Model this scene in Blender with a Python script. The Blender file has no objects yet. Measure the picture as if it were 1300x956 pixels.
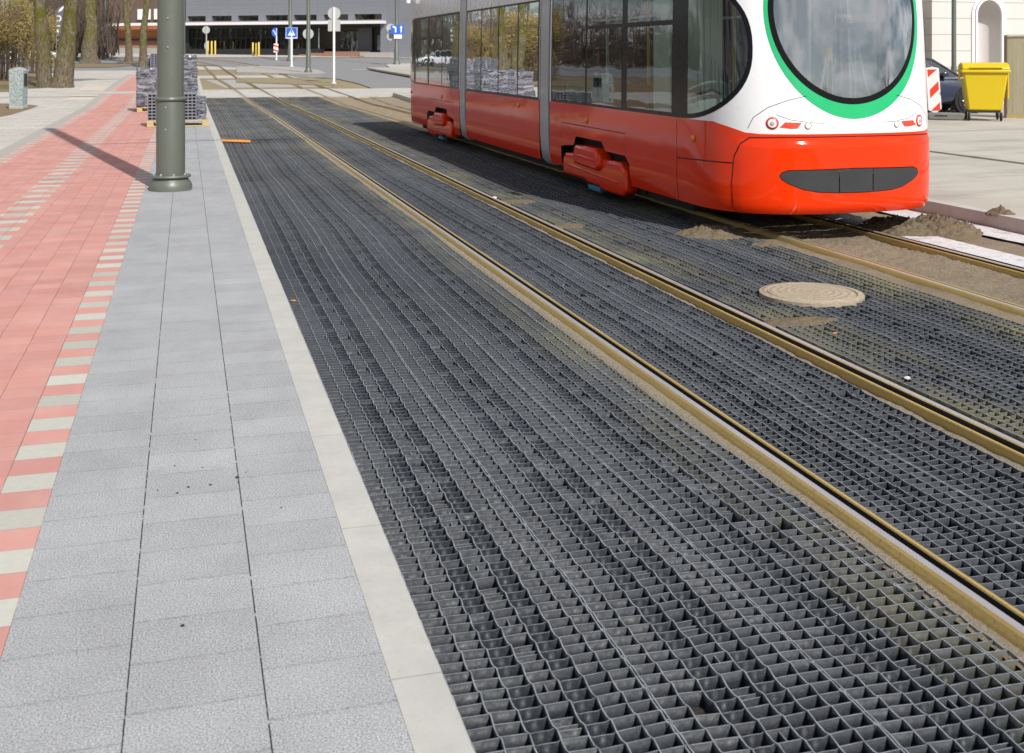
import bpy, bmesh, math, random
import numpy as np
from mathutils import Vector, Matrix, noise
from mathutils.geometry import delaunay_2d_cdt
random.seed(7)
R = math.radians
scn = bpy.context.scene
COL = scn.collection
# ------------------------------------------------------------------ camera frame
PSI = R(15.94); CS, SN = math.cos(PSI), math.sin(PSI); F = 1450.0; CH = 1.66

KN = [(-60, 0), (38, 0), (45, .15), (52, .33), (60, .46), (70, .60), (85, .85), (98, 1.17), (108, 1.50), (118, 1.70), (140, 1.9), (1500, 3.0)]
def H(y):                                     # terrain: flat near, rising gently far up the street
    for (a, ha), (b, hb) in zip(KN, KN[1:]):
        if y <= b: return ha + (hb - ha) * (y - a) / (b - a)
    return KN[-1][1]
def G(px, py, off=0.0):                       # photo pixel -> point on the ground
    u = px - 650
    dx, dy, dz = u * CS + F * SN, F * CS - u * SN, -(py - 69)
    lo, hi = 0.5, 400.0
    t0 = .5
    for i in range(4000):
        t = .5 + i * .05
        if CH + dz / dy * t <= H(t) + off: break
    return Vector((dx / dy * t, t, H(t)))
def A(px, Y):                                 # ground point seen in pixel column px at distance Y
    u = px - 650
    return Vector(((u * CS + F * SN) / (F * CS - u * SN) * Y, Y, H(Y)))
def depth(p): return p.x * SN + p.y * CS
def ZP(py, p): return CH - (py - 69) * depth(p) / F    # height of pixel row py at place p

def smooth(t): t = min(1, max(0, t)); return t * t * (3 - 2 * t)
CK = [(30, 0), (36, -.06), (43, -.25), (52, -.55), (60, -.85), (72, -.92), (85, -1.1), (95, -2.6), (105, -6.0), (112, -11)]
def cv(y):                                    # sideways drift of the tracks up the street
    if y <= 30: return 0
    for (a, ha), (b, hb) in zip(CK, CK[1:]):
        if y <= b:
            return ha + (hb - ha) * (y - a) / (b - a)
    return CK[-1][1]

# ------------------------------------------------------------------ helpers
def tag(o, label=None, cat=None, group=None, kind=None):
    if label: o['label'] = label
    if cat: o['category'] = cat
    if group: o['group'] = group
    if kind: o['kind'] = kind
    return o
def empty(name, loc, rz=0, label=None, cat=None, group=None):
    o = bpy.data.objects.new(name, None); COL.objects.link(o)
    o.location = loc; o.rotation_euler = (0, 0, rz); o.empty_display_size = .2
    return tag(o, label, cat, group)
def mk(name, verts, faces, m, parent=None, sm=False, mi=None):
    me = bpy.data.meshes.new(name); me.from_pydata([tuple(v) for v in verts], [], faces)
    for x in (m if isinstance(m, (list, tuple)) else [m]): me.materials.append(x)
    if mi is not None: me.polygons.foreach_set('material_index', mi)
    if sm: me.polygons.foreach_set('use_smooth', [True] * len(me.polygons))
    me.update()
    o = bpy.data.objects.new(name, me); COL.objects.link(o)
    if parent: o.parent = parent
    return o
class MB:
    def __init__(s): s.v = []; s.f = []; s.mi = []; s.cur = 0
    def add(s, vs, fs):
        n = len(s.v); s.v += [tuple(v) for v in vs]; s.f += [tuple(i + n for i in f) for f in fs]; s.mi += [s.cur] * len(fs); return s
    def box(s, x0, y0, z0, x1, y1, z1, rz=0, c=None):
        vs = [(x, y, z) for z in (z0, z1) for x, y in ((x0, y0), (x1, y0), (x1, y1), (x0, y1))]
        if rz:
            cx, cy = c or ((x0 + x1) / 2, (y0 + y1) / 2); a, b = math.cos(rz), math.sin(rz)
            vs = [(cx + (x - cx) * a - (y - cy) * b, cy + (x - cx) * b + (y - cy) * a, z) for x, y, z in vs]
        return s.add(vs, [(0, 3, 2, 1), (4, 5, 6, 7), (0, 1, 5, 4), (1, 2, 6, 5), (2, 3, 7, 6), (3, 0, 4, 7)])
    def tube(s, pts, rads, n=8, cap=True):
        pts = [Vector(p) for p in pts]; rings = []
        if not isinstance(rads, (list, tuple)): rads = [rads] * len(pts)
        up0 = None
        for i, p in enumerate(pts):
            d = (pts[min(i + 1, len(pts) - 1)] - pts[max(i - 1, 0)])
            if d.length < 1e-9: d = Vector((0, 0, 1))
            d.normalize()
            if up0 is None:
                up0 = d.orthogonal().normalized()
            a = (up0 - d * up0.dot(d))
            if a.length < 1e-4: a = d.orthogonal()
            a.normalize(); up0 = a; b = d.cross(a)
            rings.append([p + (a * math.cos(2 * math.pi * k / n) + b * math.sin(2 * math.pi * k / n)) * rads[i] for k in range(n)])
        vs = [v for r in rings for v in r]; fs = []
        for i in range(len(pts) - 1):
            for k in range(n):
                fs.append((i * n + k, i * n + (k + 1) % n, (i + 1) * n + (k + 1) % n, (i + 1) * n + k))
        if cap: fs.append(tuple(range(n))[::-1]); fs.append(tuple((len(pts) - 1) * n + k for k in range(n)))
        return s.add(vs, fs)
    def lathe(s, prof, c=(0, 0), n=32, z0=0):          # prof (r,z)
        vs = []; fs = []
        for r, z in prof:
            for k in range(n):
                a = 2 * math.pi * k / n; vs.append((c[0] + r * math.cos(a), c[1] + r * math.sin(a), z + z0))
        for i in range(len(prof) - 1):
            for k in range(n): fs.append((i * n + k, i * n + (k + 1) % n, (i + 1) * n + (k + 1) % n, (i + 1) * n + k))
        fs.append(tuple(range(n))[::-1]); fs.append(tuple((len(prof) - 1) * n + k for k in range(n)))
        return s.add(vs, fs)
    def prism(s, poly, d0, d1, axis='y'):              # polygon in (a,b) extruded along axis
        n = len(poly)
        def P(a, b, d): return {'y': (a, d, b), 'x': (d, a, b), 'z': (a, b, d)}[axis]
        vs = [P(a, b, d0) for a, b in poly] + [P(a, b, d1) for a, b in poly]
        fs = [tuple(range(n)), tuple(range(2 * n - 1, n - 1, -1))] + [(i, i + n, (i + 1) % n + n, (i + 1) % n) for i in range(n)]
        return s.add(vs, fs)
    def build(s, name, m, parent=None, sm=False, bev=0, fix=True):
        o = mk(name, s.v, s.f, m, parent, False, s.mi if isinstance(m, (list, tuple)) else None)
        if fix:
            bm = bmesh.new(); bm.from_mesh(o.data); bmesh.ops.recalc_face_normals(bm, faces=bm.faces); bm.to_mesh(o.data); bm.free()
        if bev:
            b = o.modifiers.new('b', 'BEVEL'); b.width = bev; b.segments = 2; b.limit_method = 'ANGLE'; b.angle_limit = R(40)
            b.harden_normals = False
        if sm:
            o.data.polygons.foreach_set('use_smooth', [True] * len(o.data.polygons))
            bm = bmesh.new(); bm.from_mesh(o.data)
            for e in bm.edges:
                if len(e.link_faces) == 2 and e.calc_face_angle(0) > R(38): e.smooth = False
            bm.to_mesh(o.data); bm.free()
        return o

# ------------------------------------------------------------------ materials
class NT:
    def __init__(s, name):
        s.m = bpy.data.materials.new(name); s.m.use_nodes = True; s.t = s.m.node_tree
        s.b = s.t.nodes['Principled BSDF']; s._c = None
    def n(s, typ, **kw):
        nd = s.t.nodes.new(typ)
        for k, v in kw.items(): setattr(nd, k, v)
        return nd
    def l(s, a, b): s.t.links.new(a, b)
    def put(s, sock, v):
        if isinstance(v, bpy.types.NodeSocket): s.l(v, sock)
        else:
            if sock.type == 'RGBA' and isinstance(v, (tuple, list)) and len(v) == 3: v = (*v, 1)
            if sock.type == 'RGBA' and isinstance(v, (int, float)): v = (v, v, v, 1)
            sock.default_value = v
    @property
    def co(s):
        if s._c is None: s._c = s.n('ShaderNodeTexCoord').outputs['Object']
        return s._c
    def xyz(s, v=None):
        x = s.n('ShaderNodeSeparateXYZ'); s.l(v or s.co, x.inputs[0]); return x.outputs[0], x.outputs[1], x.outputs[2]
    def ma(s, op, a, b=0.0, c=0.0):
        m = s.n('ShaderNodeMath', operation=op); s.put(m.inputs[0], a); s.put(m.inputs[1], b); s.put(m.inputs[2], c); return m.outputs[0]
    def mix(s, f, a, b, mode='MIX'):
        m = s.n('ShaderNodeMix', data_type='RGBA', blend_type=mode); s.put(m.inputs[0], f); s.put(m.inputs[6], a); s.put(m.inputs[7], b); return m.outputs[2]
    def noise(s, scale, detail=3, rough=.55, vec=None, dist=0):
        m = s.n('ShaderNodeTexNoise'); s.l(vec or s.co, m.inputs['Vector']); m.inputs['Scale'].default_value = scale
        m.inputs['Detail'].default_value = detail; m.inputs['Roughness'].default_value = rough; m.inputs['Distortion'].default_value = dist
        return m.outputs['Fac']
    def vor(s, scale, feat='F1', out='Distance', vec=None):
        m = s.n('ShaderNodeTexVoronoi', feature=feat); s.l(vec or s.co, m.inputs['Vector']); m.inputs['Scale'].default_value = scale
        return m.outputs[out]
    def mr(s, v, a, b, c=0.0, d=1.0, typ='LINEAR'):
        m = s.n('ShaderNodeMapRange', interpolation_type=typ); s.put(m.inputs[0], v)
        for i, x in enumerate((a, b, c, d)): s.put(m.inputs[i + 1], x)
        return m.outputs[0]
    def sc(s, sx, sy, sz):
        m = s.n('ShaderNodeMapping'); s.l(s.co, m.inputs[0]); m.inputs['Scale'].default_value = (sx, sy, sz); return m.outputs[0]
    def comb(s, x, y, z=0.0):
        m = s.n('ShaderNodeCombineXYZ'); s.put(m.inputs[0], x); s.put(m.inputs[1], y); s.put(m.inputs[2], z); return m.outputs[0]
    def white(s, vec):
        m = s.n('ShaderNodeTexWhiteNoise', noise_dimensions='3D'); s.l(vec, m.inputs[0]); return m.outputs[0]
    def bump(s, h, strength=.3, dist=.01, normal=None):
        b = s.n('ShaderNodeBump'); b.inputs['Strength'].default_value = strength; b.inputs['Distance'].default_value = dist
        s.l(h, b.inputs['Height'])
        if normal: s.l(normal, b.inputs['Normal'])
        s.l(b.outputs[0], s.b.inputs['Normal']); return b.outputs[0]
    def fin(s, col=None, rough=.6, metal=0.0, spec=.5, coat=0.0, coatr=.05):
        if col is not None: s.put(s.b.inputs['Base Color'], col)
        s.put(s.b.inputs['Roughness'], rough); s.put(s.b.inputs['Metallic'], metal)
        s.put(s.b.inputs['Specular IOR Level'], spec if 'gloss' not in s.m.name else .15); s.put(s.b.inputs['Coat Weight'], coat); s.put(s.b.inputs['Coat Roughness'], coatr)
        return s.m
def hsv_var(t, col, fac, amt):      # col * (1-amt .. 1+amt) by fac
    return t.mix(1.0, col, t.mr(fac, 0, 1, 1 - amt, 1 + amt), 'MULTIPLY')
def plain(name, col, rough=.6, metal=0, spec=.5, coat=0, var=.12, sc=6, bump=0, bsc=60):
    t = NT(name); c = hsv_var(t, col, t.noise(sc, 4), var)
    if bump: t.bump(t.noise(bsc, 4), bump, .01)
    r = t.mr(t.noise(sc * 2.3, 3), .3, .7, max(.02, rough - .06), min(1, rough + .08))
    return t.fin(c, r, metal, spec, coat)

M = {}
def build_mats():
    # grey granite-faced concrete slabs, long joints along the street
    t = NT('grey_slab'); x, y, z = t.xyz()
    w, hh = .345, .242
    u = t.ma('DIVIDE', t.ma('ADD', x, .492), w); c = t.ma('FLOOR', u); fx = t.ma('FRACT', u)
    v = t.ma('ADD', t.ma('DIVIDE', y, hh), t.ma('MULTIPLY', c, .5)); r = t.ma('FLOOR', v); fy = t.ma('FRACT', v)
    rnd = t.white(t.comb(c, r, 1.0))
    ex = t.ma('MULTIPLY', t.ma('MINIMUM', fx, t.ma('SUBTRACT', 1.0, fx)), w)
    ey = t.ma('MULTIPLY', t.ma('MINIMUM', fy, t.ma('SUBTRACT', 1.0, fy)), hh)
    spk = t.noise(170, 4, .85); spk2 = t.noise(60, 4, .7)
    col = t.mix(t.mr(spk, .36, .64), (.07, .074, .080), (.61, .62, .635))
    col = t.mix(t.mr(spk2, .35, .7, 0, .5), col, (.34, .34, .342))
    col = hsv_var(t, col, rnd, .045)
    col = hsv_var(t, col, t.noise(1.6, 6, .7), .30)
    col = hsv_var(t, col, t.noise(7, 3, vec=t.sc(1, .25, 1)), .07)
    col = t.mix(t.mr(t.noise(3.3, 7, .75), .60, .72, 0, .35), col, (.20, .20, .20))
    # weathered transverse edge of each slab (sand caught there) and the open long joint
    ew = t.noise(60, 3); eband = t.mr(t.ma('ADD', ey, t.mr(ew, .3, .7, -.006, .012)), .0, .010, .55, 0)
    col = t.mix(t.ma('MULTIPLY', eband, t.mr(t.noise(9, 2), .3, .6)), col, (.16, .16, .165))
    jl = t.mr(ex, .0014, .0026, 1, 0)
    jl = t.ma('MULTIPLY', jl, t.mr(t.noise(16, 3), .36, .46))
    jt = t.ma('MULTIPLY', t.mr(ey, .0008, .0016, .3, 0), 1.0)
    col = t.mix(jl, col, (.012, .012, .012)); col = t.mix(jt, col, (.10, .10, .10))
    hgt = t.ma('SUBTRACT', t.ma('MULTIPLY', spk, .35), t.ma('MAXIMUM', jl, t.ma('MULTIPLY', jt, .5)))
    t.bump(hgt, .32, .003)
    M['slab'] = t.fin(col, t.mr(spk2, .3, .7, .62, .85), 0, .35)
    # red cycle path tiles with white block strips
    t = NT('red_tile'); x, y, z = t.xyz()
    w, hh = .187, .182
    xs = t.ma('ADD', x, .675)
    u = t.ma('DIVIDE', xs, w); c = t.ma('FLOOR', u); fx = t.ma('FRACT', u)
    v = t.ma('DIVIDE', t.ma('ADD', y, .05), hh); r = t.ma('FLOOR', v); fy = t.ma('FRACT', v)
    inst = t.ma('GREATER_THAN', x, -.675)
    v2 = t.ma('DIVIDE', t.ma('ADD', y, .05), .265); r2 = t.ma('FLOOR', v2)
    par = t.ma('LESS_THAN', t.ma('FRACT', t.ma('MULTIPLY', v, .5)), .5)
    par2 = t.ma('LESS_THAN', t.ma('FRACT', t.ma('MULTIPLY', v2, .5)), .45)
    mid = t.ma('MULTIPLY', t.ma('GREATER_THAN', x, -1.84), t.ma('LESS_THAN', x, -1.52))
    lft = t.ma('LESS_THAN', x, -2.66)
    wh = t.ma('MAXIMUM', t.ma('MULTIPLY', inst, par), t.ma('MULTIPLY', t.ma('MAXIMUM', mid, lft), par2))
    rnd = t.white(t.comb(c, r, 2.0))
    red = t.mix(rnd, (.49, .235, .205), (.54, .265, .225))
    red = t.mix(t.mr(t.noise(3, 5), .42, .75, 0, .6), red, (.55, .34, .305))
    red = hsv_var(t, red, t.noise(.9, 6, .7), .20); red = hsv_var(t, red, rnd, .035)
    whc = hsv_var(t, t.mix(rnd, (.40, .39, .345), (.50, .49, .44)), t.noise(30, 4), .12)
    col = t.mix(wh, red, whc)
    col = t.mix(t.mr(t.noise(160, 3, .7), .55, .8, 0, .35), col, t.mix(wh, (.40, .17, .14), (.42, .41, .37)))
    col = t.mix(t.mr(t.noise(11, 5, .7, vec=t.sc(.5, 1.5, 1)), .66, .78, 0, .45), col, (.30, .15, .13))
    ex = t.ma('MULTIPLY', t.ma('MINIMUM', fx, t.ma('SUBTRACT', 1.0, fx)), w)
    ey = t.ma('MULTIPLY', t.ma('MINIMUM', fy, t.ma('SUBTRACT', 1.0, fy)), hh)
    even = t.ma('LESS_THAN', t.ma('FRACT', t.ma('DIVIDE', t.ma('ADD', xs, .01), w * 2)), .5)
    jx = t.ma('MULTIPLY', t.mr(ex, .0014, .0028, .8, 0), t.mr(t.noise(5, 3), .3, .55, .25, 1))
    jy = t.mr(ey, .001, .0022, .42, 0)
    j = t.ma('MAXIMUM', jx, jy)
    col = t.mix(j, col, (.15, .07, .06))
    t.bump(t.ma('SUBTRACT', t.ma('MULTIPLY', t.noise(140, 4), .4), j), .4, .003)
    M['red'] = t.fin(col, .8, 0, .3)
    # pale plaza paving with faint cross joints and buff tactile patches
    t = NT('pale_paving'); x, y, z = t.xyz()
    br = t.n('ShaderNodeTexBrick'); t.l(t.co, br.inputs['Vector']); br.inputs['Scale'].default_value = 1
    br.inputs['Brick Width'].default_value = .6; br.inputs['Row Height'].default_value = .4; br.inputs['Mortar Size'].default_value = .006
    br.inputs['Color1'].default_value = (.50, .475, .435, 1); br.inputs['Color2'].default_value = (.43, .405, .37, 1); br.inputs['Mortar'].default_value = (.25, .235, .21, 1)
    col = hsv_var(t, br.outputs[0], t.noise(.35, 5), .16)
    col = t.mix(t.mr(t.noise(1.2, 6, .65), .55, .72, 0, .4), col, (.30, .275, .235))
    col = hsv_var(t, col, t.noise(60, 3), .08)
    M['pale'] = t.fin(col, .85, 0, .25)
    # kerb concrete
    t = NT('kerb_concrete'); x, y, z = t.xyz()
    col = t.mix(t.noise(2.2, 5, .6), (.40, .395, .37), (.50, .49, .455))
    col = t.mix(t.mr(t.noise(45, 4, .7), .62, .75, 0, .5), col, (.30, .28, .24))
    col = hsv_var(t, col, t.noise(5, 6, .75), .22); col = t.mix(t.mr(t.noise(90, 4, .8), .66, .74, 0, .6), col, (.20, .18, .15))
    v = t.ma('FRACT', t.ma('DIVIDE', y, 1.0)); ey = t.ma('MINIMUM', v, t.ma('SUBTRACT', 1.0, v))
    jj = t.mr(ey, .0015, .003, .5, 0)
    col = t.mix(jj, col, (.12, .11, .10))
    t.bump(t.ma('SUBTRACT', t.noise(150, 3), jj), .25, .003)
    M['kerb'] = t.fin(col, .8, 0, .3)
    M['concrete'] = plain('grey_concrete', (.36, .34, .31), .85, var=.2, sc=9, bump=.3, bsc=120)
    # black plastic paving grid, dusted with yellow-brown sand near the rails
    t = NT('black_plastic'); x, y, z = t.xyz()
    base = t.mix(t.noise(38, 3, .7), (.004, .0055, .008), (.019, .0235, .031))
    base = hsv_var(t, base, t.noise(2.6, 6, .7), .55)
    str_ = t.noise(90, 3, .6, vec=t.sc(1.0, .3, 4))
    base = t.mix(t.mr(str_, .5, .75, 0, .5), base, (.075, .085, .105))
    d1 = t.mr(x, 3.42, 4.0, 1, 0); d2 = t.mr(x, 4.45, 4.98, 0, 1)
    d1 = t.ma('MULTIPLY', d1, t.ma('GREATER_THAN', x, 3.36))
    d3 = t.ma('MULTIPLY', t.mr(x, 1.9, 2.15, 0, .5), t.ma('LESS_THAN', x, 2.3))
    near = t.ma('MAXIMUM', t.ma('MAXIMUM', d1, d2), d3)
    dust = t.ma('MULTIPLY', near, t.mr(t.noise(1.1, 5, .6, vec=t.sc(2.2, .8, 1)), .40, .62))
    dust = t.ma('MULTIPLY', dust, t.mr(t.noise(40, 3), .3, .6, .55, 1))
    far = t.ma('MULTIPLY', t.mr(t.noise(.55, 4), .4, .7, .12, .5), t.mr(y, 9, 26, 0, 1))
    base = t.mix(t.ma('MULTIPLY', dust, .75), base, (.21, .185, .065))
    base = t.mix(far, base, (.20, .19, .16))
    zb = t.ma('MULTIPLY', t.mr(z, -.020, -.003, 0, 1), t.ma('LESS_THAN', y, 38.0))      # lighter towards the upper rims
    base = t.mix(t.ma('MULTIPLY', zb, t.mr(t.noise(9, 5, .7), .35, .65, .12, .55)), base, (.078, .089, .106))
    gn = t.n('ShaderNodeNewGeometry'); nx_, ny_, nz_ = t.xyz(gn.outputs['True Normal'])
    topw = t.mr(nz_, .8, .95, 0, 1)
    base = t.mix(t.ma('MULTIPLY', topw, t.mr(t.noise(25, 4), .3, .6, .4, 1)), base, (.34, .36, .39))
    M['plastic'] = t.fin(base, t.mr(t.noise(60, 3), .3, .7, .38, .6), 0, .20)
    # sand and soils
    def soil(nm, a, b, c, s1=9, bs=.6, bd=.02):
        t = NT(nm); col = t.mix(t.noise(s1, 6, .7), a, b)
        col = t.mix(t.mr(t.noise(140, 4, .75), .5, .72, 0, .7), col, c)
        col = hsv_var(t, col, t.noise(.9, 4), .18)
        t.bump(t.ma('ADD', t.noise(55, 6, .7), t.ma('MULTIPLY', t.noise(240, 3), .4)), bs, bd)
        M[nm] = t.fin(col, .95, 0, .15)
    soil('sand', (.21, .165, .11), (.40, .33, .24), (.50, .43, .33), 5, .9, .03)
    soil('heap_soil', (.13, .10, .065), (.27, .215, .145), (.38, .31, .22), 16, .9, .03)
    soil('pit_soil', (.028, .026, .024), (.06, .054, .046), (.10, .09, .075), 14, .7)
    soil('gravel', (.24, .195, .13), (.50, .44, .34), (.10, .08, .05), 75, 1.0, .02)
    soil('park_soil', (.16, .115, .07), (.26, .20, .13), (.32, .26, .17), 3)
    soil('bed', (.23, .19, .105), (.33, .28, .18), (.14, .13, .11), 2.2, .3)
    soil('grass_soil', (.10, .105, .035), (.20, .17, .08), (.07, .09, .03), 4)
    # asphalt
    t = NT('asphalt'); col = t.mix(t.noise(.4, 5, .6), (.185, .185, .19), (.25, .25, .255))
    col = t.mix(t.mr(t.noise(90, 4, .8), .45, .7, 0, .5), col, (.34, .33, .32))
    M['asphalt'] = (t.bump(t.noise(120, 3), .3, .006), t.fin(col, .9, 0, .25))[1]
    t = NT('worn_roadway'); x, y, z = t.xyz()
    col = t.mix(t.noise(.6, 5, .6, vec=t.sc(1.6, .5, 1)), (.34, .315, .275), (.52, .49, .43))
    col = t.mix(t.mr(t.noise(110, 4, .8), .42, .7, 0, .6), col, (.50, .47, .42))
    col = t.mix(t.mr(t.noise(.9, 6, .65, vec=t.sc(.5, 1.8, 1)), .48, .66, 0, .5), col, (.24, .22, .19))
    gx = t.ma('FRACT', t.ma('DIVIDE', x, .5)); gy = t.ma('FRACT', t.ma('DIVIDE', y, .5))
    jn = t.ma('MAXIMUM', t.ma('LESS_THAN', gx, .02), t.ma('LESS_THAN', gy, .02))
    col = t.mix(t.ma('MULTIPLY', t.ma('MULTIPLY', jn, t.ma('GREATER_THAN', x, 11.3)), .45), col, (.17, .16, .14))
    M['roadway'] = (t.bump(t.noise(100, 4), .35, .008), t.fin(col, .9, 0, .2))[1]
    t = NT('road_paint'); M['paint'] = t.fin(t.mix(t.mr(t.noise(14, 5), .5, .7), (.62, .62, .6), (.35, .34, .33)), .8)
    # fabric
    t = NT('geotextile'); col = t.mix(t.noise(5, 5, .6), (.50, .50, .52), (.64, .64, .65)); col = t.mix(t.mr(t.noise(7, 6, .7), .52, .66, 0, .85), col, (.36, .30, .22))
    M['fabric'] = (t.bump(t.noise(12, 4), .6, .03), t.fin(col, .9, 0, .2))[1]
    # rails
    t = NT('rail_rust'); col = t.mix(t.noise(8, 5, .7, vec=t.sc(3, .6, 3)), (.44, .30, .09), (.62, .46, .18))
    col = t.mix(t.mr(t.noise(70, 4, .7), .55, .72, 0, .7), col, (.17, .10, .035))
    t.bump(t.noise(160, 3), .25, .003); M['rust'] = t.fin(col, .5, .35, .5)
    t = NT('rail_steel'); col = t.mix(t.noise(30, 4, .7, vec=t.sc(4, .15, 1)), (.44, .42, .44), (.62, .60, .62))
    M['steel'] = t.fin(col, t.mr(t.noise(60, 3), .3, .7, .38, .5), .6, .5)
    M['rubber'] = plain('dark_rubber', (.025, .022, .018), .8, var=.3)
    # manhole
    t = NT('cast_iron'); x, y, z = t.xyz()
    rr = t.ma('SQRT', t.ma('ADD', t.ma('MULTIPLY', x, x), t.ma('MULTIPLY', y, y)))
    col = t.mix(t.noise(14, 5, .7), (.30, .25, .18), (.50, .43, .32)); col = t.mix(t.mr(t.noise(60, 4, .8), .5, .7), col, (.24, .17, .10))
    rip = t.ma('SINE', t.ma('MULTIPLY', rr, 125)); cr = t.mr(t.ma('SINE', t.ma('MULTIPLY', t.ma('ARCTAN2', y, x), 24)), -1, 1, .4, 1)
    t.bump(t.ma('ADD', t.ma('MULTIPLY', rip, cr), t.noise(50, 4)), .5, .006); M['iron'] = t.fin(col, .7, .2)
    # paints
    def paint(nm, c, rough=.25, coat=.6, var=.03, dirt=.0):
        t = NT(nm); col = hsv_var(t, c, t.noise(1.5, 4), var)
        if dirt:
            x, y, z = t.xyz()
            g = t.ma('MULTIPLY', t.mr(z, .15, .75, 1, 0), t.mr(t.noise(5, 5, .7), .35, .75))
            col = t.mix(t.ma('MULTIPLY', g, dirt), col, (.22, .16, .11))
        if nm == 'tram_red':
            t.bump(t.noise(1.3, 2), .10, .03)
            M[nm] = t.fin(col, t.mr(t.noise(3, 4), .3, .7, .05, .10), 0, .38, 0)
            return
        M[nm] = t.fin(col, t.mr(t.noise(9, 4), .3, .7, rough * .8, rough * 1.3), 0, .5, coat, .04)
    paint('tram_red', (.76, .034, .001), .26, .12, .03, .02)
    paint('tram_white', (.80, .80, .82), .28, .6, .02, .05)
    paint('tram_green', (.005, .42, .15), .3, .5)
    paint('tram_silver', (.40, .41, .43), .4, .3, .08)
    paint('car_blue', (.03, .04, .075), .22, 1.0)
    paint('car_white', (.72, .72, .72), .25, 1.0)
    paint('mast_green', (.105, .118, .098), .40, .2, .16)
    paint('bin_yellow', (.62, .45, .004), .42, .1, .07, .0)
    paint('post_yellow', (.70, .50, .10), .5, .1, .1)
    paint('sign_blue', (.02, .12, .55), .4, .2)
    paint('sign_white', (.78, .78, .78), .4, .2)
    paint('sign_red', (.75, .05, .02), .4, .2)
    paint('sign_grey', (.40, .41, .41), .5, .1, .05)
    paint('black_gloss', (.008, .008, .009), .22, .0)
    paint('lamp_lens', (.75, .75, .72), .15, .8)
    paint('amber', (.75, .25, .02), .3, .4)
    M['grille'] = plain('grille_plastic', (.030, .031, .034), .5, var=.2, sc=4)
    M['seam'] = plain('seam_black', (.01, .01, .01), .7)
    M['dark'] = plain('undercarriage_dark', (.012, .012, .013), .8, var=.3)
    M['tire'] = plain('tyre_rubber', (.02, .02, .02), .85, var=.2)
    M['rim'] = plain('alloy_rim', (.55, .55, .57), .3, .8)
    M['blue_part'] = plain('blue_cast_part', (.03, .18, .32), .5)
    M['inside'] = plain('interior_pale', (.62, .70, .66), .5)
    M['inside_dark'] = plain('interior_grey', (.12, .13, .14), .6)
    M['seat_red'] = plain('seat_red', (.30, .03, .03), .7)
    M['seat_teal'] = plain('seat_teal', (.12, .28, .26), .6)
    # glass
    def glass(nm, tint, k=1.0):
        m = bpy.data.materials.new(nm); m.use_nodes = True; nt = m.node_tree; nt.nodes.clear()
        o = nt.nodes.new('ShaderNodeOutputMaterial'); mx = nt.nodes.new('ShaderNodeMixShader'); tr = nt.nodes.new('ShaderNodeBsdfTransparent')
        gl = nt.nodes.new('ShaderNodeBsdfGlossy'); fr = nt.nodes.new('ShaderNodeFresnel'); mu = nt.nodes.new('ShaderNodeMath')
        tr.inputs[0].default_value = (*tint, 1); gl.inputs['Roughness'].default_value = .01; gl.inputs[0].default_value = (.95, .97, 1, 1)
        fr.inputs[0].default_value = 1.52; mu.operation = 'MULTIPLY'; mu.inputs[1].default_value = k; mu.use_clamp = True
        tc = nt.nodes.new('ShaderNodeTexCoord'); no = nt.nodes.new('ShaderNodeTexNoise'); no.inputs['Scale'].default_value = 1.6; no.inputs['Detail'].default_value = 2
        bu = nt.nodes.new('ShaderNodeBump'); bu.inputs['Strength'].default_value = .12; bu.inputs['Distance'].default_value = .02
        L_ = nt.links.new; L_(tc.outputs['Object'], no.inputs['Vector']); L_(no.outputs['Fac'], bu.inputs['Height']); L_(bu.outputs[0], gl.inputs['Normal'])
        L_(fr.outputs[0], mu.inputs[0]); L_(mu.outputs[0], mx.inputs[0]); L_(tr.outputs[0], mx.inputs[1]); L_(gl.outputs[0], mx.inputs[2]); L_(mx.outputs[0], o.inputs[0])
        M[nm] = m
    glass('tram_glass', (.76, .90, .85), 1.6)
    glass('windscreen_glass', (.88, .98, .94), 9.0)
    glass('car_glass', (.25, .30, .32), 2.2)
    glass('shop_glass', (.45, .55, .52), 4.0)
    # bark, leaves
    t = NT('bark'); x, y, z = t.xyz()
    br = t.mr(t.noise(4, 7, .75, vec=t.sc(4, 4, 1.2)), .34, .66)
    col = t.mix(br, (.045, .034, .024), (.32, .265, .19))
    moss = t.ma('MULTIPLY', t.mr(t.noise(3.2, 6, .75), .44, .56), t.mr(z, .6, 2.2, .12, .95))
    col = t.mix(moss, col, t.mix(t.noise(11, 3), (.045, .052, .006), (.20, .19, .028)))
    t.bump(t.noise(11, 6, .75, vec=t.sc(4, 4, 1)), 1.0, .08); M['bark'] = t.fin(col, .95, 0, .1)
    t = NT('dry_leaf'); col = t.mix(t.noise(1.7, 4), (.27, .18, .055), (.42, .33, .15)); col = t.mix(t.mr(t.noise(9, 3), .45, .65), col, (.17, .16, .035))
    M['leaf'] = t.fin(col, .8, 0, .2)
    M['twig'] = plain('twig', (.125, .092, .070), .9, var=.35)
    M['orange_leaf'] = plain('orange_leaf', (.62, .25, .04), .7)
    # stones / wood / walls
    t = NT('rough_granite'); col = t.mix(t.mr(t.noise(26, 5, .75), .38, .62), (.17, .21, .21), (.42, .47, .46)); t.bump(t.noise(22, 5), .8, .03); M['granite'] = t.fin(col, .9)
    M['stack_plastic'] = plain('stacked_grid_plastic', (.20, .205, .235), .5, var=.2, sc=5)
    M['foot'] = plain('recycled_rubber_foot', (.17, .165, .155), .85, var=.3)
    M['pallet'] = plain('pallet_wood', (.46, .36, .17), .8, var=.3, sc=8)
    t = NT('stretch_film'); x, y, z = t.xyz()
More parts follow.
